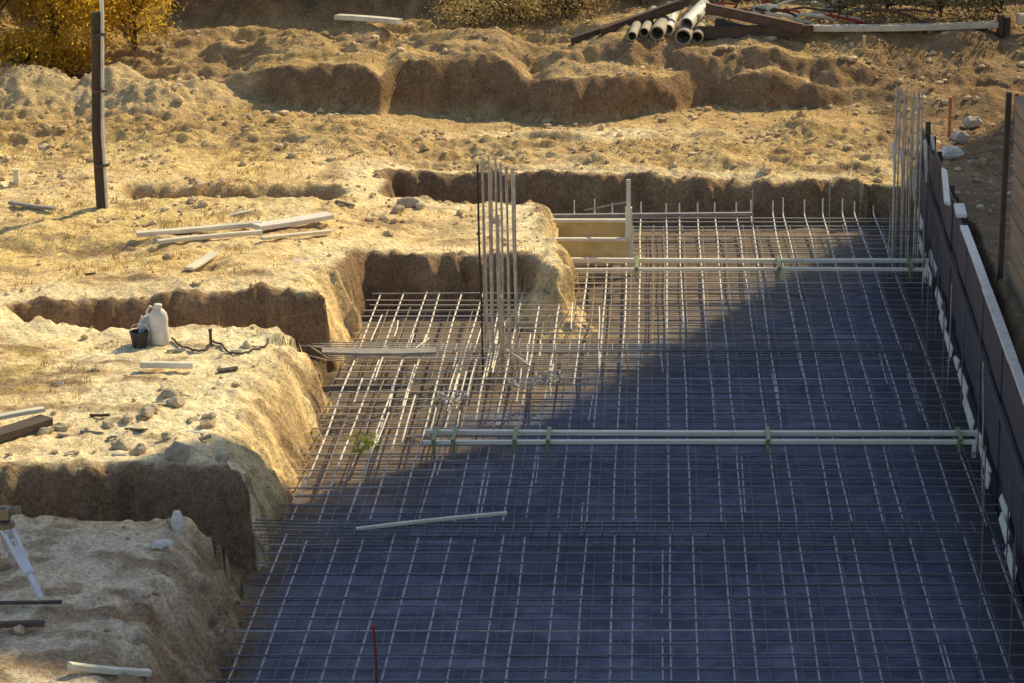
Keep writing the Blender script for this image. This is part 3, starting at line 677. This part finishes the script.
# post with conduit
p = ground_pt(101, 208); q = zat(96, 12, p.y)
t = thing('utility_post', p, 'tall dark wooden post with a pale conduit up its right side', 'post')
mb = MB(); mb.tube([(p.x, p.y, p.z - .3), (p.x + .0, p.y, 2), (q.x, p.y, q.z)], .075, 12, r1=.07); mb.build('shaft', M['wood_post'], t, smooth=True)
mb = MB(); mb.tube([(p.x + .095, p.y + .02, p.z - .2), (p.x + .09, p.y + .02, 2), (q.x + .09, p.y + .02, q.z), (q.x + .09, p.y + .02, q.z + .9)], .032, 10); mb.build('conduit', M['white'], t, smooth=True)
for z in (1.5, 2.7, 3.6):
    mb = MB(); x = p.x + (q.x - p.x) * (z - p.z) / (q.z - p.z); mb.lathe([(.092, -.02), (.096, 0), (.092, .02)], (x, p.y, z), 14); mb.box((x + .1, p.y + .02, z), (.09, .09, .035)); mb.build('bracket', M['steel'], t)

# ------------------------------------------------------------------ small things on the left ground
p = ground_pt(160, 344); 
t = thing('jug', p, 'tall white plastic jug with rounded shoulders at the rim of the middle trench', 'jug')
mb = MB(); mb.lathe([(.10, 0), (.125, .02), (.13, .12), (.12, .28), (.125, .36), (.11, .43), (.07, .48), (.045, .50)], p + Vector((0, 0, -.01)), 18, 1, .8); mb.build('body', M['white'], t, smooth=True)
mb = MB(); mb.lathe([(.05, .49), (.055, .50), (.055, .535), (.045, .545)], p, 14); mb.build('cap', M['white'], t, smooth=True)
mb = MB(); mb.tube([p + Vector((-.04, -.02, .49)), p + Vector((-.10, -.02, .52)), p + Vector((-.15, -.01, .44)), p + Vector((-.125, 0, .34))], .016, 8); mb.build('handle', M['white'], t, smooth=True)
def sack(p, L, W, Hh, m, label, rz=0, seed=1, cat='sack', name='sack'):
    rnd = random.Random(seed); bm = bmesh.new(); bmesh.ops.create_cube(bm, size=1); bmesh.ops.subdivide_edges(bm, edges=bm.edges[:], cuts=4, use_grid_fill=True)
    vs = []; q = Quaternion((0, 0, 1), rz)
    for v in bm.verts:
        c = v.co; e = (1 - abs(2 * c.x) ** 4 * .75) * (1 - abs(2 * c.y) ** 4 * .6)
        vs.append(p + q @ Vector((c.x * L * (1 + rnd.uniform(-.08, .08)), c.y * W * (1 + rnd.uniform(-.08, .08)), (c.z * e + .42) * Hh + rnd.uniform(-.025, .025))))
    fs = [tuple(v.index for v in f.verts) for f in bm.faces]; bm.free()
    mb = MB(); mb.add(vs, fs); o = mb.build(name, M[m], base=p); return tag(o, label, cat)
p2 = ground_pt(148, 343); sack(p2 + Vector((.0, .05, .0)), .26, .22, .40, 'sack', 'crumpled pale sack propped against the white jug', .3, 4)
p3 = ground_pt(140, 347)
t = thing('bucket', p3, 'small dark bucket with dirty rim left of the pale sack', 'bucket')
mb = MB(); mb.lathe([(.09, 0), (.12, .2), (.128, .2), (.128, .215), (.112, .215), (.10, .17), (.02, .165)], p3, 18); mb.build('body', M['black'], t, smooth=True)
mb = MB(); mb.tube([p3 + Vector((-.125 * math.cos(a), .02, .2 + .11 * math.sin(a))) for a in np.linspace(.05, 3.09, 9)], .006, 6); mb.build('handle', M['bar_light'], t)
p = ground_pt(178, 529); sack(p - Vector((0, 0, .03)), .12, .10, .24, 'white', 'small white bag standing on the bank of the near trench', .2, 8, 'bag', 'bag')
p = ground_pt(162, 547); sack(p, .22, .09, .08, 'white', 'flat white scrap lying below the small white bag', .5, 9, 'scrap', 'scrap')
for (x, y, s, l, sd) in [(951, 158, .42, 'crumpled white sack beyond the far end of the shuttering', 21), (972, 127, .36, 'pale crumpled bag on the rise left of the brown board wall', 22), (960, 143, .3, 'low pale torn bag between two larger bags beyond the shuttering', 23)]:
    sack(ground_pt(x, y), s, .2, .22, 'sack' if s < .4 else 'white', l, .4, sd)
# hose loop on the lobe
p = ground_pt(196, 348); mb = MB(); pts = []
for (x, y) in [(172, 340), (180, 347), (196, 352), (208, 350), (212, 343), (222, 346), (236, 356), (252, 351), (266, 347), (268, 338)]:
    g = ground_pt(x, y); pts.append(g + Vector((0, 0, .03)))
fine = []
for i in range(len(pts) - 1):
    for k in range(5):
        t_ = k / 5; a = pts[max(i-1, 0)]; b = pts[i]; c = pts[i+1]; d = pts[min(i+2, len(pts)-1)]
        v = .5 * ((2*b) + (c-a)*t_ + (2*a-5*b+4*c-d)*t_*t_ + (-a+3*b-3*c+d)*t_**3); v.z = gz(v.x, v.y) + .025; fine.append(v)
mb.tube(fine, .014, 7); tag(mb.build('hose', M['black'], base=p, smooth=True), 'dark hose snaking over the ground right of the white jug', 'hose')
# stones one can tell apart
for i, (x, y, r) in enumerate([(177, 458, .17), (121, 449, .12), (150, 412, .12), (148, 414, .09), (176, 405, .10), (170, 396, .09), (193, 421, .06), (166, 438, .07), (212, 417, .06), (205, 418, .05), (128, 419, .07), (107, 427, .06), (178, 394, .06), (162, 390, .05),
                               (140, 452, .10), (45, 433, .08), (60, 430, .09), (157, 595, .06), (147, 604, .045), (408, 206, .16), (398, 212, .12), (420, 208, .10), (222, 460, .08)]):
    p = ground_pt(x, y); mb = MB(); mb.rock(p + Vector((0, 0, r * .3)), r, 100 + i, .75, 2)
    tag(mb.build('clod', M['stone'], base=p), 'hard clod of dry earth lying loose on the bank left of the pit', 'clod', 'clods of earth on the left bank')

# splintered offcuts lying about on the banks
ro = random.Random(77)
for (x, y) in [(92, 432), (112, 440), (136, 430), (160, 404), (100, 418), (196, 432), (236, 352), (250, 347), (222, 356), (70, 455), (186, 398), (120, 455), (205, 440), (64, 437), (228, 372), (176, 352), (60, 385), (300, 262), (345, 205), (90, 275), (240, 215)]:
    p = ground_pt(x, y); L_ = ro.uniform(.08, .34); a_ = ro.uniform(-.7, .7); w_ = ro.uniform(.02, .07); d_ = Vector((math.cos(a_), math.sin(a_), 0)) * L_ / 2
    e0, e1 = p - d_, p + d_; e0.z = gz(e0.x, e0.y) + .02; e1.z = gz(e1.x, e1.y) + .025; mb = MB(); mb.bar(e0, e1, w_, ro.uniform(.015, .035), roll=ro.uniform(-.4, .4), n=2, bend=ro.uniform(-.01, .015))
    tag(mb.build('offcut', M[ro.choice(['wood_pale', 'wood_grey', 'wood_dark', 'wood_pale'])], base=p), 'small splintered wood offcut lying loose on the left banks', 'offcut', 'wood offcuts on the left banks')

# ------------------------------------------------------------------ tripod and level
fa, fb, fc = ground_pt(43, 602), ground_pt(13, 566), ground_pt(-55, 590)
ap = Vector((-6.3, 22.75, zat(6, 524, 22.75).z))
t = thing('tripod', (ap.x, ap.y, gz(ap.x, ap.y)), 'white surveying tripod standing at the left edge below the near trench', 'tripod')
mb = MB(); mb.lathe([(.09, -.03), (.10, -.02), (.10, .015), (.05, .03)], ap, 14); mb.build('head', M['level'], t)
for f in (fa, fb, fc):
    d = (f - ap).normalized(); k = ap + d * .05; m1 = ap + d * (f - ap).length * .62
    sd = d.cross(Vector((0, 0, 1))).normalized()
    mb = MB()
    for s in (-1, 1): mb.bar(k + sd * s * .055, m1 + sd * s * .035, .035, .03)
    mb.bar(ap + d * .18 - sd * .05, ap + d * .18 + sd * .05, .03, .02); mb.bar(m1 - sd * .055, m1 + sd * .055, .05, .04)
    mb.bar(ap + d * .25, f - d * .04, .055, .03)
    lo = mb.build('leg', M['tripod'], t)
    mb = MB(); mb.lathe([(.03, .06), (.028, .03), (.006, -.03)], f, 8); mb.build('foot', M['steel'], lo); bpy.data.objects[lo.name]
for c in lo.children: pass
t = thing('level', ap + Vector((0, 0, .03)), 'brown optical levelling instrument mounted on the white tripod', 'instrument')
b0 = ap + Vector((0, 0, .03))
mb = MB(); mb.lathe([(.055, 0), (.06, .02), (.045, .035)], b0, 14); mb.build('base', M['black'], t)
mb = MB(); mb.box(b0 + Vector((0, 0, .085)), (.12, .15, .10)); mb.lathe([(.03, .13), (.03, .15), (.02, .155)], b0, 10); mb.build('housing', M['level'], t)
mb = MB(); mb.tube([b0 + Vector((-.12, -.05, .09)), b0 + Vector((.10, .05, .09)), b0 + Vector((.15, .07, .09))], .04, 14); mb.build('telescope', M['level'], t, smooth=True)
mb = MB(); mb.tube([b0 + Vector((.15, .07, .09)), b0 + Vector((.155, .0725, .09))], .034, 14); mb.build('lens', M['glass'], t)

# ------------------------------------------------------------------ pipes and beams on the back ledge
def gp(x, y, dz=0.0): p = ground_pt(x, y, 1.4); p.z += dz; return p
def lie(x, y, r):                       # centre of a pipe end that rests on the ledge
    p = ground_pt(x, y + r * 48, 1.4); return Vector((p.x, p.y, p.z + r + .01))
for (x, y, r, L, dx, m, l) in [(657, 34, .15, 2.6, .30, 'pipe_grey', 'middle grey pipe with dark open mouth in the pipe pile'), (683, 38, .17, 2.4, .25, 'pipe_grey', 'grey pipe under the white pipe in the pile'),
                               (644, 36, .10, 2.2, .2, 'pipe_grey', 'thin grey pipe left of the middle pipe'), (632, 37, .10, 2.0, .16, 'pipe_grey', 'leftmost thin pipe of the pipe pile'), (697, 38, .13, 2.4, .2, 'pipe_grey', 'grey pipe at the right of the white pipe'), (668, 30, .11, 2.4, .2, 'pipe_white', 'pale pipe between the two large grey pipes')]:
    a = lie(x, y, r); b = a + Vector((dx, L, .12)); mb = MB(); mb.pipe(a, b, r, r * .82); tag(mb.build('pipe', M[m], base=a, smooth=True), l, 'pipe', 'pipes piled on the back ledge')
a = lie(686, 32, .15) + Vector((0, -.2, .18)); b = zat(704, 6, a.y + 1.6); mb = MB(); mb.pipe(a, b, .15, .125); tag(mb.build('pipe', M['pipe_white'], base=a, smooth=True), 'thick bright white pipe lying on top of the pile', 'pipe', 'pipes piled on the back ledge')
for (x0, y0, x1, y1, w, h, dY, m, l) in [(570, 46, 682, 8, .16, .16, 1.2, 'steel', 'long dark beam sloping up to the pipe pile, lower one'), (600, 36, 690, 3, .12, .14, 1.3, 'steel', 'long dark beam sloping up to the pipe pile, upper one'),
                                     (706, 12, 803, 33, .16, .18, -.4, 'steel', 'dark beam sloping down right of the white pipe'), (716, 22, 780, 36, .16, .16, -.3, 'wood_dark', 'lower dark beam stacked right of the white pipe'), (705, 9, 790, 23, .10, .07, .2, 'wood_pale', 'pale plank on top of the dark beams'),
                                     (698, 38, 812, 36, .20, .22, .0, 'steel', 'lowest dark beam lying flat under the stack')]:
    a = gp(x0, max(y0, 30)); a = zat(x0, y0, a.y); b = zat(x1, y1, a.y + dY); mb = MB()
    if m == 'steel':                     # channel section
        mb.bar(a, b, w, .025); mb.bar(a + Vector((0, 0, h)), b + Vector((0, 0, h)), w, .025); d_ = (b - a).normalized(); sdv = d_.cross(Vector((0, 0, 1))).normalized() * (w * .35)
        mb.bar(a + sdv + Vector((0, 0, h / 2)), b + sdv + Vector((0, 0, h / 2)), .03, h - .027)
    else: mb.bar(a, b, w, h)
    tag(mb.build('beam', M[m], base=a), l, 'beam', 'beams piled on the back ledge')
a, b = lie(812, 36, .06), lie(1003, 24, .06); b = zat(1003, 24, a.y + .6); a.z += .05; mb = MB(); mb.bar(a, b, .25, .13, n=4, bend=-.03); tag(mb.build('beam', M['wood_pale'], base=a), 'long pale timber beam lying along the right of the ledge', 'beam')
for (x, y, l) in [(808, 34, 'dark timber block at the left end of the long pale beam'), (1007, 20, 'dark timber block at the right end of the long pale beam')]:
    c = zat(x, y, a.y + (.0 if x < 900 else .55)); g = gz(c.x, c.y); mb = MB(); h = max(.2, c.z - g + .12)
    mb.bar((c.x - .13, c.y, g - .02), (c.x - .13, c.y, g + h), .12, .3); mb.bar((c.x + .0, c.y, g - .02), (c.x + .0, c.y, g + h * .9), .12, .3); tag(mb.build('timber_block', M['wood_dark'], base=(c.x, c.y, g)), l, 'block')
a = zat(1018, 19, a.y + .5); mb = MB(); mb.bar(a, a + Vector((.5, .1, .02)), .2, .22); tag(mb.build('beam', M['wood_pale'], base=a), 'pale beam end cut off by the right edge of the ledge', 'beam')
a = zat(753, 20, 53.4); b = zat(772, -6, 53.6); mb = MB(); mb.tube([a, a.lerp(b, .5) + Vector((.02, 0, 0)), b], .05, 10); tag(mb.build('rod', M['red'], base=a, smooth=True), 'red rod leaning up behind the dark beams', 'rod')
a = zat(762, 20, 53.4); b = zat(758, -6, 53.9); mb = MB(); mb.tube([a, b], .03, 10); tag(mb.build('rod', M['orange'], base=a, smooth=True), 'thin orange rod crossing behind the red rod', 'rod')
for (pts, r, l) in [([(812, 13), (826, 10), (846, 12), (870, 8), (890, 2), (906, -8)], .05, 'thick pale hose arching above the long beam'), ([(800, 20), (815, 14), (832, 4), (838, -6)], .035, 'thin pale hose crossing the thick hose'), ([(812, 2), (822, 4), (838, 22), (841, 28)], .03, 'short pale hose end hanging over the long beam')]:
    mb = MB(); P = [zat(x, y, 52.9 + .15 * i) for i, (x, y) in enumerate(pts)]; mb.tube(P, r, 8); tag(mb.build('hose', M['wood_pale'], base=P[0], smooth=True), l, 'hose')

rs = random.Random(41)
for k in range(24):
    x0 = rs.uniform(680, 900); y0 = rs.uniform(6, 24); ln = rs.uniform(25, 70); a_ = rs.uniform(-.5, .5)
    P = []
    for q_ in range(4):
        t_ = q_ / 3; P.append(zat(x0 + ln * t_ + rs.uniform(-3, 3), y0 + math.sin(a_) * ln * t_ * .5 - 5 * math.sin(t_ * 3.1) * rs.random(), 52.4 + .25 * rs.random()))
    mb = MB(); mb.tube(P, rs.choice([.022, .03, .042]), 6); tag(mb.build('scrap_bar', M[rs.choice(['pipe_white', 'wood_pale', 'steel', 'steel', 'red'])], base=P[0]), 'thin bent scrap bar in the tangle on top of the beam pile', 'scrap', 'bent scrap bars tangled on the pile')
# ------------------------------------------------------------------ block wall on the right
p = zat(1015, 94, 31.3); wx = 4.56
t = thing('board_wall', (wx, 27, .9), 'brown wall of horizontal boards at the right edge behind the shuttering', 'wall')
mb = MB(); ztop = p.z; z = .3; k = 0
while z < ztop - .1:
    y = 18.0 + (1.7 if k % 2 else 0)
    while y < 31.2:
        y2 = min(y + 3.3, 31.3); mb.box((wx + .1 + wob(.006), (y + y2) / 2, z + .095), (.2, y2 - y - .012, .178)); y = y2
    z += .19; k += 1
mb.build('boards', M['block'], t)
mb = MB(); mb.box((wx + .11, 24.6, z * .5 + .1), (.16, 13.2, z - .25)); mb.build('backing', M['wood_dark'], t)
mb = MB(); mb.bar((wx - .09, 31.4, .4), (wx - .06, 31.4, ztop), .07, .07); mb.build('end_post', M['wood_dark'], t)
mb = MB(); mb.bar((wx + .03, 31.33, ztop - .2), (wx + .03, 31.33, ztop + .0), .05, .05); mb.build('end_cap', M['red'], t)

# ------------------------------------------------------------------ neighbouring building whose shadow lies over the pit
BH = 22.0
plan = [(27.8, 73.9), (17.5, 52.5), (8.8, 42.8), (23.2, 35.9), (36.8, 69.6)]
t = thing('apartment_building', (8.8, 42.8, 0), 'plain plastered apartment block beside the excavation', 'building')
def prism(poly, z0, z1):
    n = len(poly); mb = MB()
    return mb.add([(x, y, z0) for x, y in poly] + [(x, y, z1) for x, y in poly], [(k, (k + 1) % n, n + (k + 1) % n, n + k) for k in range(n)] + [tuple(range(n - 1, -1, -1)), tuple(range(n, 2 * n))])
prism(plan, -.5, BH - .3).build('wall', M['plaster'], t)
prism([(x * 1.004 - .08, y * 1.0) for x, y in plan], BH - .296, BH).build('roof', M['roof'], t)
for (a, b, n) in (((17.5, 52.5), (8.8, 42.8), 4), ((27.8, 73.9), (17.5, 52.5), 7)):
    a, b = Vector((*a, 0)), Vector((*b, 0)); d = (b - a).normalized(); q = Quaternion((0, 0, 1), math.atan2(d.y, d.x)); nn = Vector((d.y, -d.x, 0))
    if nn.x > 0: nn = -nn
    for fl_ in range(6):
        for k in range(n):
            c = a.lerp(b, (k + .5) / n) + Vector((0, 0, 3.0 + fl_ * 3.1)) + nn * .03; f = MB()
            for (u, v, su, sv) in [(-.72, 0, .1, 1.5), (.72, 0, .1, 1.5), (0, .8, 1.54, .1), (0, -.8, 1.54, .1), (0, 0, .06, 1.5)]: f.box(c + d * u + Vector((0, 0, v)), (su, .08, sv), q)
            fo = f.build('window', M['white'], t); g = MB(); g.box(c - nn * .02, (1.34, .02, 1.5), q); g.build('pane', M['pane'], fo)

# ------------------------------------------------------------------ plants
def leaf_quad(mb, c, s, rnd):
    n = Vector((rnd.gauss(0, 1), rnd.gauss(0, 1), rnd.gauss(0, 1))).normalized(); u = n.orthogonal().normalized(); u = Quaternion(n, rnd.uniform(0, 6.28)) @ u; w = n.cross(u)
    mb.add([c - u * s, c + w * s * .45, c + u * s, c - w * s * .45], [(0, 1, 2, 3)])
def bush(x, y, hgt, rad, n, ls, mat, label, seed, name='bush', cat='bush', trunk_h=.3, group=None):
    rnd = random.Random(seed); zb = gz(x, y); base = Vector((x, y, zb))
    t = thing(name, base, label, cat, group); tr = MB(); cr = MB(); tips = []
    tr.tube([base - Vector((0, 0, .1)), base + Vector((.03, 0, trunk_h)), base + Vector((.05, 0, hgt * .6))], .05 * hgt / 2.2, 8, r1=.02)
    nb = 15
    for k in range(nb):
        a = rnd.uniform(0, 6.28); el = rnd.uniform(.0, 1.3); st = base + Vector((0, 0, rnd.uniform(trunk_h * .6, hgt * .5)))
        l = rad * rnd.uniform(.6, 1.05); e = st + Vector((math.cos(a) * math.cos(el) * l, math.sin(a) * math.cos(el) * l, math.sin(el) * (hgt - st.z + zb) * rnd.uniform(.6, 1)))
        m = st.lerp(e, .5) + Vector((rnd.gauss(0, .08), rnd.gauss(0, .08), .08)); tr.tube([st, m, e], .028, 5, r1=.006); tips += [m.lerp(e, .4), e, e]
    for k in range(n):
        c = tips[rnd.randrange(len(tips))]; sg = rad * .24
        leaf_quad(cr, c + Vector((rnd.gauss(0, sg), rnd.gauss(0, sg), rnd.gauss(0, sg * .8))), ls * rnd.uniform(.6, 1.3), rnd)
    tr.build('trunk', M['bark'], t, smooth=True); cr.build('crown', M[mat], t)
for (x, y, Y, hgt, rad, n, ls, mat, l, sd) in [
        (-5, 46, 50.8, 3.0, 1.8, 11000, .048, 'leaf', 'spreading yellow-leaved bush at the far left corner', 1), (52, 42, 51.0, 2.4, 1.45, 9500, .048, 'leaf', 'yellow-leaved bush left of the dark post top', 2),
        (134, 42, 51.4, 1.9, 1.0, 6500, .045, 'leaf', 'yellow-leaved bush right of the dark post top', 3), (22, 48, 50.2, .9, .9, 2200, .045, 'leaf', 'low yellow bush under the far left corner bush', 15), (74, 46, 50.5, .8, .75, 1800, .045, 'leaf', 'low yellow bush left of the dark post', 16),
        (88, 34, 52.6, 3.0, 1.1, 1500, .10, 'leaf_green', 'dull green bush behind the dark post top', 4),
        (470, 24, 52.6, .75, .9, 1600, .04, 'dry', 'dry yellow bush at the foot of the rear bank, left one', 5), (520, 22, 52.7, .85, .95, 1900, .04, 'dry', 'dry yellow bush at the foot of the rear bank, middle one', 6), (566, 20, 52.9, .75, .9, 1600, .04, 'dry', 'dry yellow bush left of the dark beams', 7),
        (735, 14, 53.7, .9, .8, 1500, .045, 'leaf_green', 'dull green shrub behind the red rod', 11), (640, 8, 54.3, 1.0, .8, 900, .05, 'leaf_green', 'dull green shrub behind the sloping dark beams', 12),
        (838, 22, 53.2, 1.0, .8, 1500, .045, 'leaf_green', 'dull green shrub behind the pale hoses', 8), (886, 22, 53.1, 1.1, .85, 1700, .045, 'leaf_green', 'dull green shrub right of the pale hoses, left of two behind the long beam', 13),
        (940, 20, 53.1, 1.0, .9, 1700, .045, 'leaf_green', 'dull green shrub behind the right part of the long beam', 9), (1000, 16, 53.2, 1.1, .9, 1700, .045, 'leaf_green', 'dull green shrub at the far right corner', 10)]:
    g = zat(x, y, Y); bush(g.x, Y, hgt, rad, n, ls, mat, l, sd, trunk_h=.12, group='bushes along the rear bank')

# weeds caught on the mat
for i, (x, y, l) in enumerate([(365, 447, 'green weed sprig caught on the mat left of the near rails'), (361, 455, 'smaller weed sprig just below the larger one')]):
    p = at(x, y, .04); rnd = random.Random(70 + i); t = thing('weed', p, l, 'weed'); mb = MB()
    for k in range(26): leaf_quad(mb, p + Vector((rnd.gauss(0, .09), rnd.gauss(0, .09), .05 + abs(rnd.gauss(0, .07)))), .05, rnd)
    mb.build('leaves', M['weed'], t); mb = MB(); mb.tube([p - Vector((.05, 0, .03)), p + Vector((.02, 0, .05)), p + Vector((.08, .03, .12))], .006, 5); mb.build('stem', M['weed'], t)
# tangles of tie wire
for i, (x, y, l) in enumerate([(525, 387, 'tangle of pale tie wire lying right of the near column bars'), (550, 381, 'second tangle of tie wire at the shadow edge'), (452, 402, 'loose coil of tie wire left below the near column bars')]):
    p = at(x, y, .05); rnd = random.Random(90 + i); mb = MB(); pts = []
    for k in range(46): a = k * .55; r = rnd.uniform(.06, .2); pts.append(p + Vector((r * 1.2 * math.cos(a), r * math.sin(a), rnd.uniform(0, .12))))
    mb.tube(pts, .0075, 5); tag(mb.build('tie_wire', M['bar_light'], base=p), l, 'wire')

# loose earth and dry grass nobody could count
rnd = random.Random(3); NP = np.random.RandomState(8)
def inpit(x, y): return -4.55 < x < 4.3 and 14 < y < 42.8 and not (x < -1.6 and 37.2 < y < 40.8)
mb = MB(); cnt = 0; pts = []
while len(pts) < 4200:
    x = rnd.uniform(-12.5, 8.0); y = rnd.uniform(21.5, 55) if rnd.random() < .5 else rnd.uniform(38, 52)
    if inpit(x, y): continue
    if x < -11.0 and y < 36: continue
    d = perlin(np.array([x * .7]), np.array([y * .7]))[0]
    if d < rnd.uniform(-.5, .5): continue
    pts.append((x, y))
A = np.array(pts); Z = terrain(A[:, 0], A[:, 1])
SL = np.hypot(terrain(A[:, 0] + .12, A[:, 1]) - terrain(A[:, 0] - .12, A[:, 1]), terrain(A[:, 0], A[:, 1] + .12) - terrain(A[:, 0], A[:, 1] - .12)) / .24
keep = SL < .75; pts = [p for p, k in zip(pts, keep) if k]; Z = Z[keep]
for i, (x, y) in enumerate(pts):
    r = min(.10, .014 * math.exp(abs(rnd.gauss(0, .8)))) * (1.12 if y > 42 else 1)
    mb.rock((x, y, Z[i] + r * .25), r, i + 1000, .8, 1)
clod = mb.build('loose_earth', M['soil']); tag(clod, 'crumbs and clods of loose earth scattered over the ground', 'earth', kind='stuff')
ca = clod.data.attributes.new('soil', 'FLOAT_COLOR', 'POINT'); nv = len(clod.data.vertices)
cc = np.zeros((nv, 4), np.float32); k = np.repeat(NP.rand(len(pts)), 12)
cc[:, 0] = .50 + .38 * k; cc[:, 1] = .385 + .34 * k; cc[:, 2] = .235 + .25 * k; cc[:, 3] = 1; ca.data.foreach_set('color', cc.ravel())
mb = MB(); pts = []
while len(pts) < 1500:
    x = rnd.uniform(-13, 7); y = rnd.uniform(27, 54)
    if inpit(x, y): continue
    w = .10 + (.9 if x < -5.5 and 34 < y < 44 else 0) + (.6 if x < -7 and 28.5 < y < 31.5 else 0) + (.5 if 42.8 < y < 46 else 0) + (.5 if 49 < y < 53 else 0)
    d = perlin(np.array([x * .8 + 40]), np.array([y * .8]))[0]
    if rnd.random() > w * (d + .35): continue
    pts.append((x, y))
A = np.array(pts); Z = terrain(A[:, 0], A[:, 1])
for i, (x, y) in enumerate(pts):
    for k in range(7):
        a = rnd.uniform(0, 6.28); l = rnd.uniform(.03, .10); o = Vector((x + rnd.gauss(0, .06), y + rnd.gauss(0, .06), Z[i] - .01)); s = Vector((math.cos(a), math.sin(a), 0)); w = .006
        tip = o + s * l * rnd.uniform(.3, .9) + Vector((0, 0, l)); q = s.cross(Vector((0, 0, 1))) * w; md = o.lerp(tip, .55) + Vector((0, 0, l * .12))
        mb.add([o - q, o + q, md + q * .8, tip, md - q * .8], [(0, 1, 2, 3, 4)])
tag(mb.build('dry_grass', M['dry']), 'dry straw-coloured grass tufts on the open ground', 'grass', kind='stuff')

# ------------------------------------------------------------------ light and camera
AZ, EL = R(42.0), R(38.0)
w = bpy.data.worlds.new('World'); scene.world = w; w.use_nodes = True
N, L = w.node_tree.nodes, w.node_tree.links; N.clear()
sk = N.new('ShaderNodeTexSky'); sk.sky_type = 'NISHITA'; sk.sun_disc = False; sk.sun_elevation = EL; sk.sun_rotation = AZ
bg = N.new('ShaderNodeBackground'); bg.inputs['Strength'].default_value = .15; out = N.new('ShaderNodeOutputWorld'); L.new(sk.outputs[0], bg.inputs[0]); L.new(bg.outputs[0], out.inputs[0])
sl = bpy.data.lights.new('sun', 'SUN'); sl.energy = 5.0; sl.angle = R(.53); sl.color = (1.0, .83, .49)
so = bpy.data.objects.new('sun', sl); COL.objects.link(so)
sdir = Vector((math.sin(AZ) * math.cos(EL), math.cos(AZ) * math.cos(EL), math.sin(EL)))
so.rotation_euler = sdir.to_track_quat('Z', 'Y').to_euler(); so.location = (20, 60, 40)

cam = bpy.data.cameras.new('camera'); co = bpy.data.objects.new('camera', cam); COL.objects.link(co); scene.camera = co
co.location = (0, 0, H); co.rotation_euler = (R(90) - TH, 0, 0)
cam.sensor_width = 36; cam.lens = 36 * F / 1024; cam.shift_x = (512 - PX) / 1024; cam.clip_end = 3000; cam.clip_start = .5
scene.render.resolution_x, scene.render.resolution_y = 1024, 683
scene.view_settings.view_transform = 'Standard'; scene.view_settings.look = 'None'; scene.view_settings.exposure = 0; scene.view_settings.gamma = 1
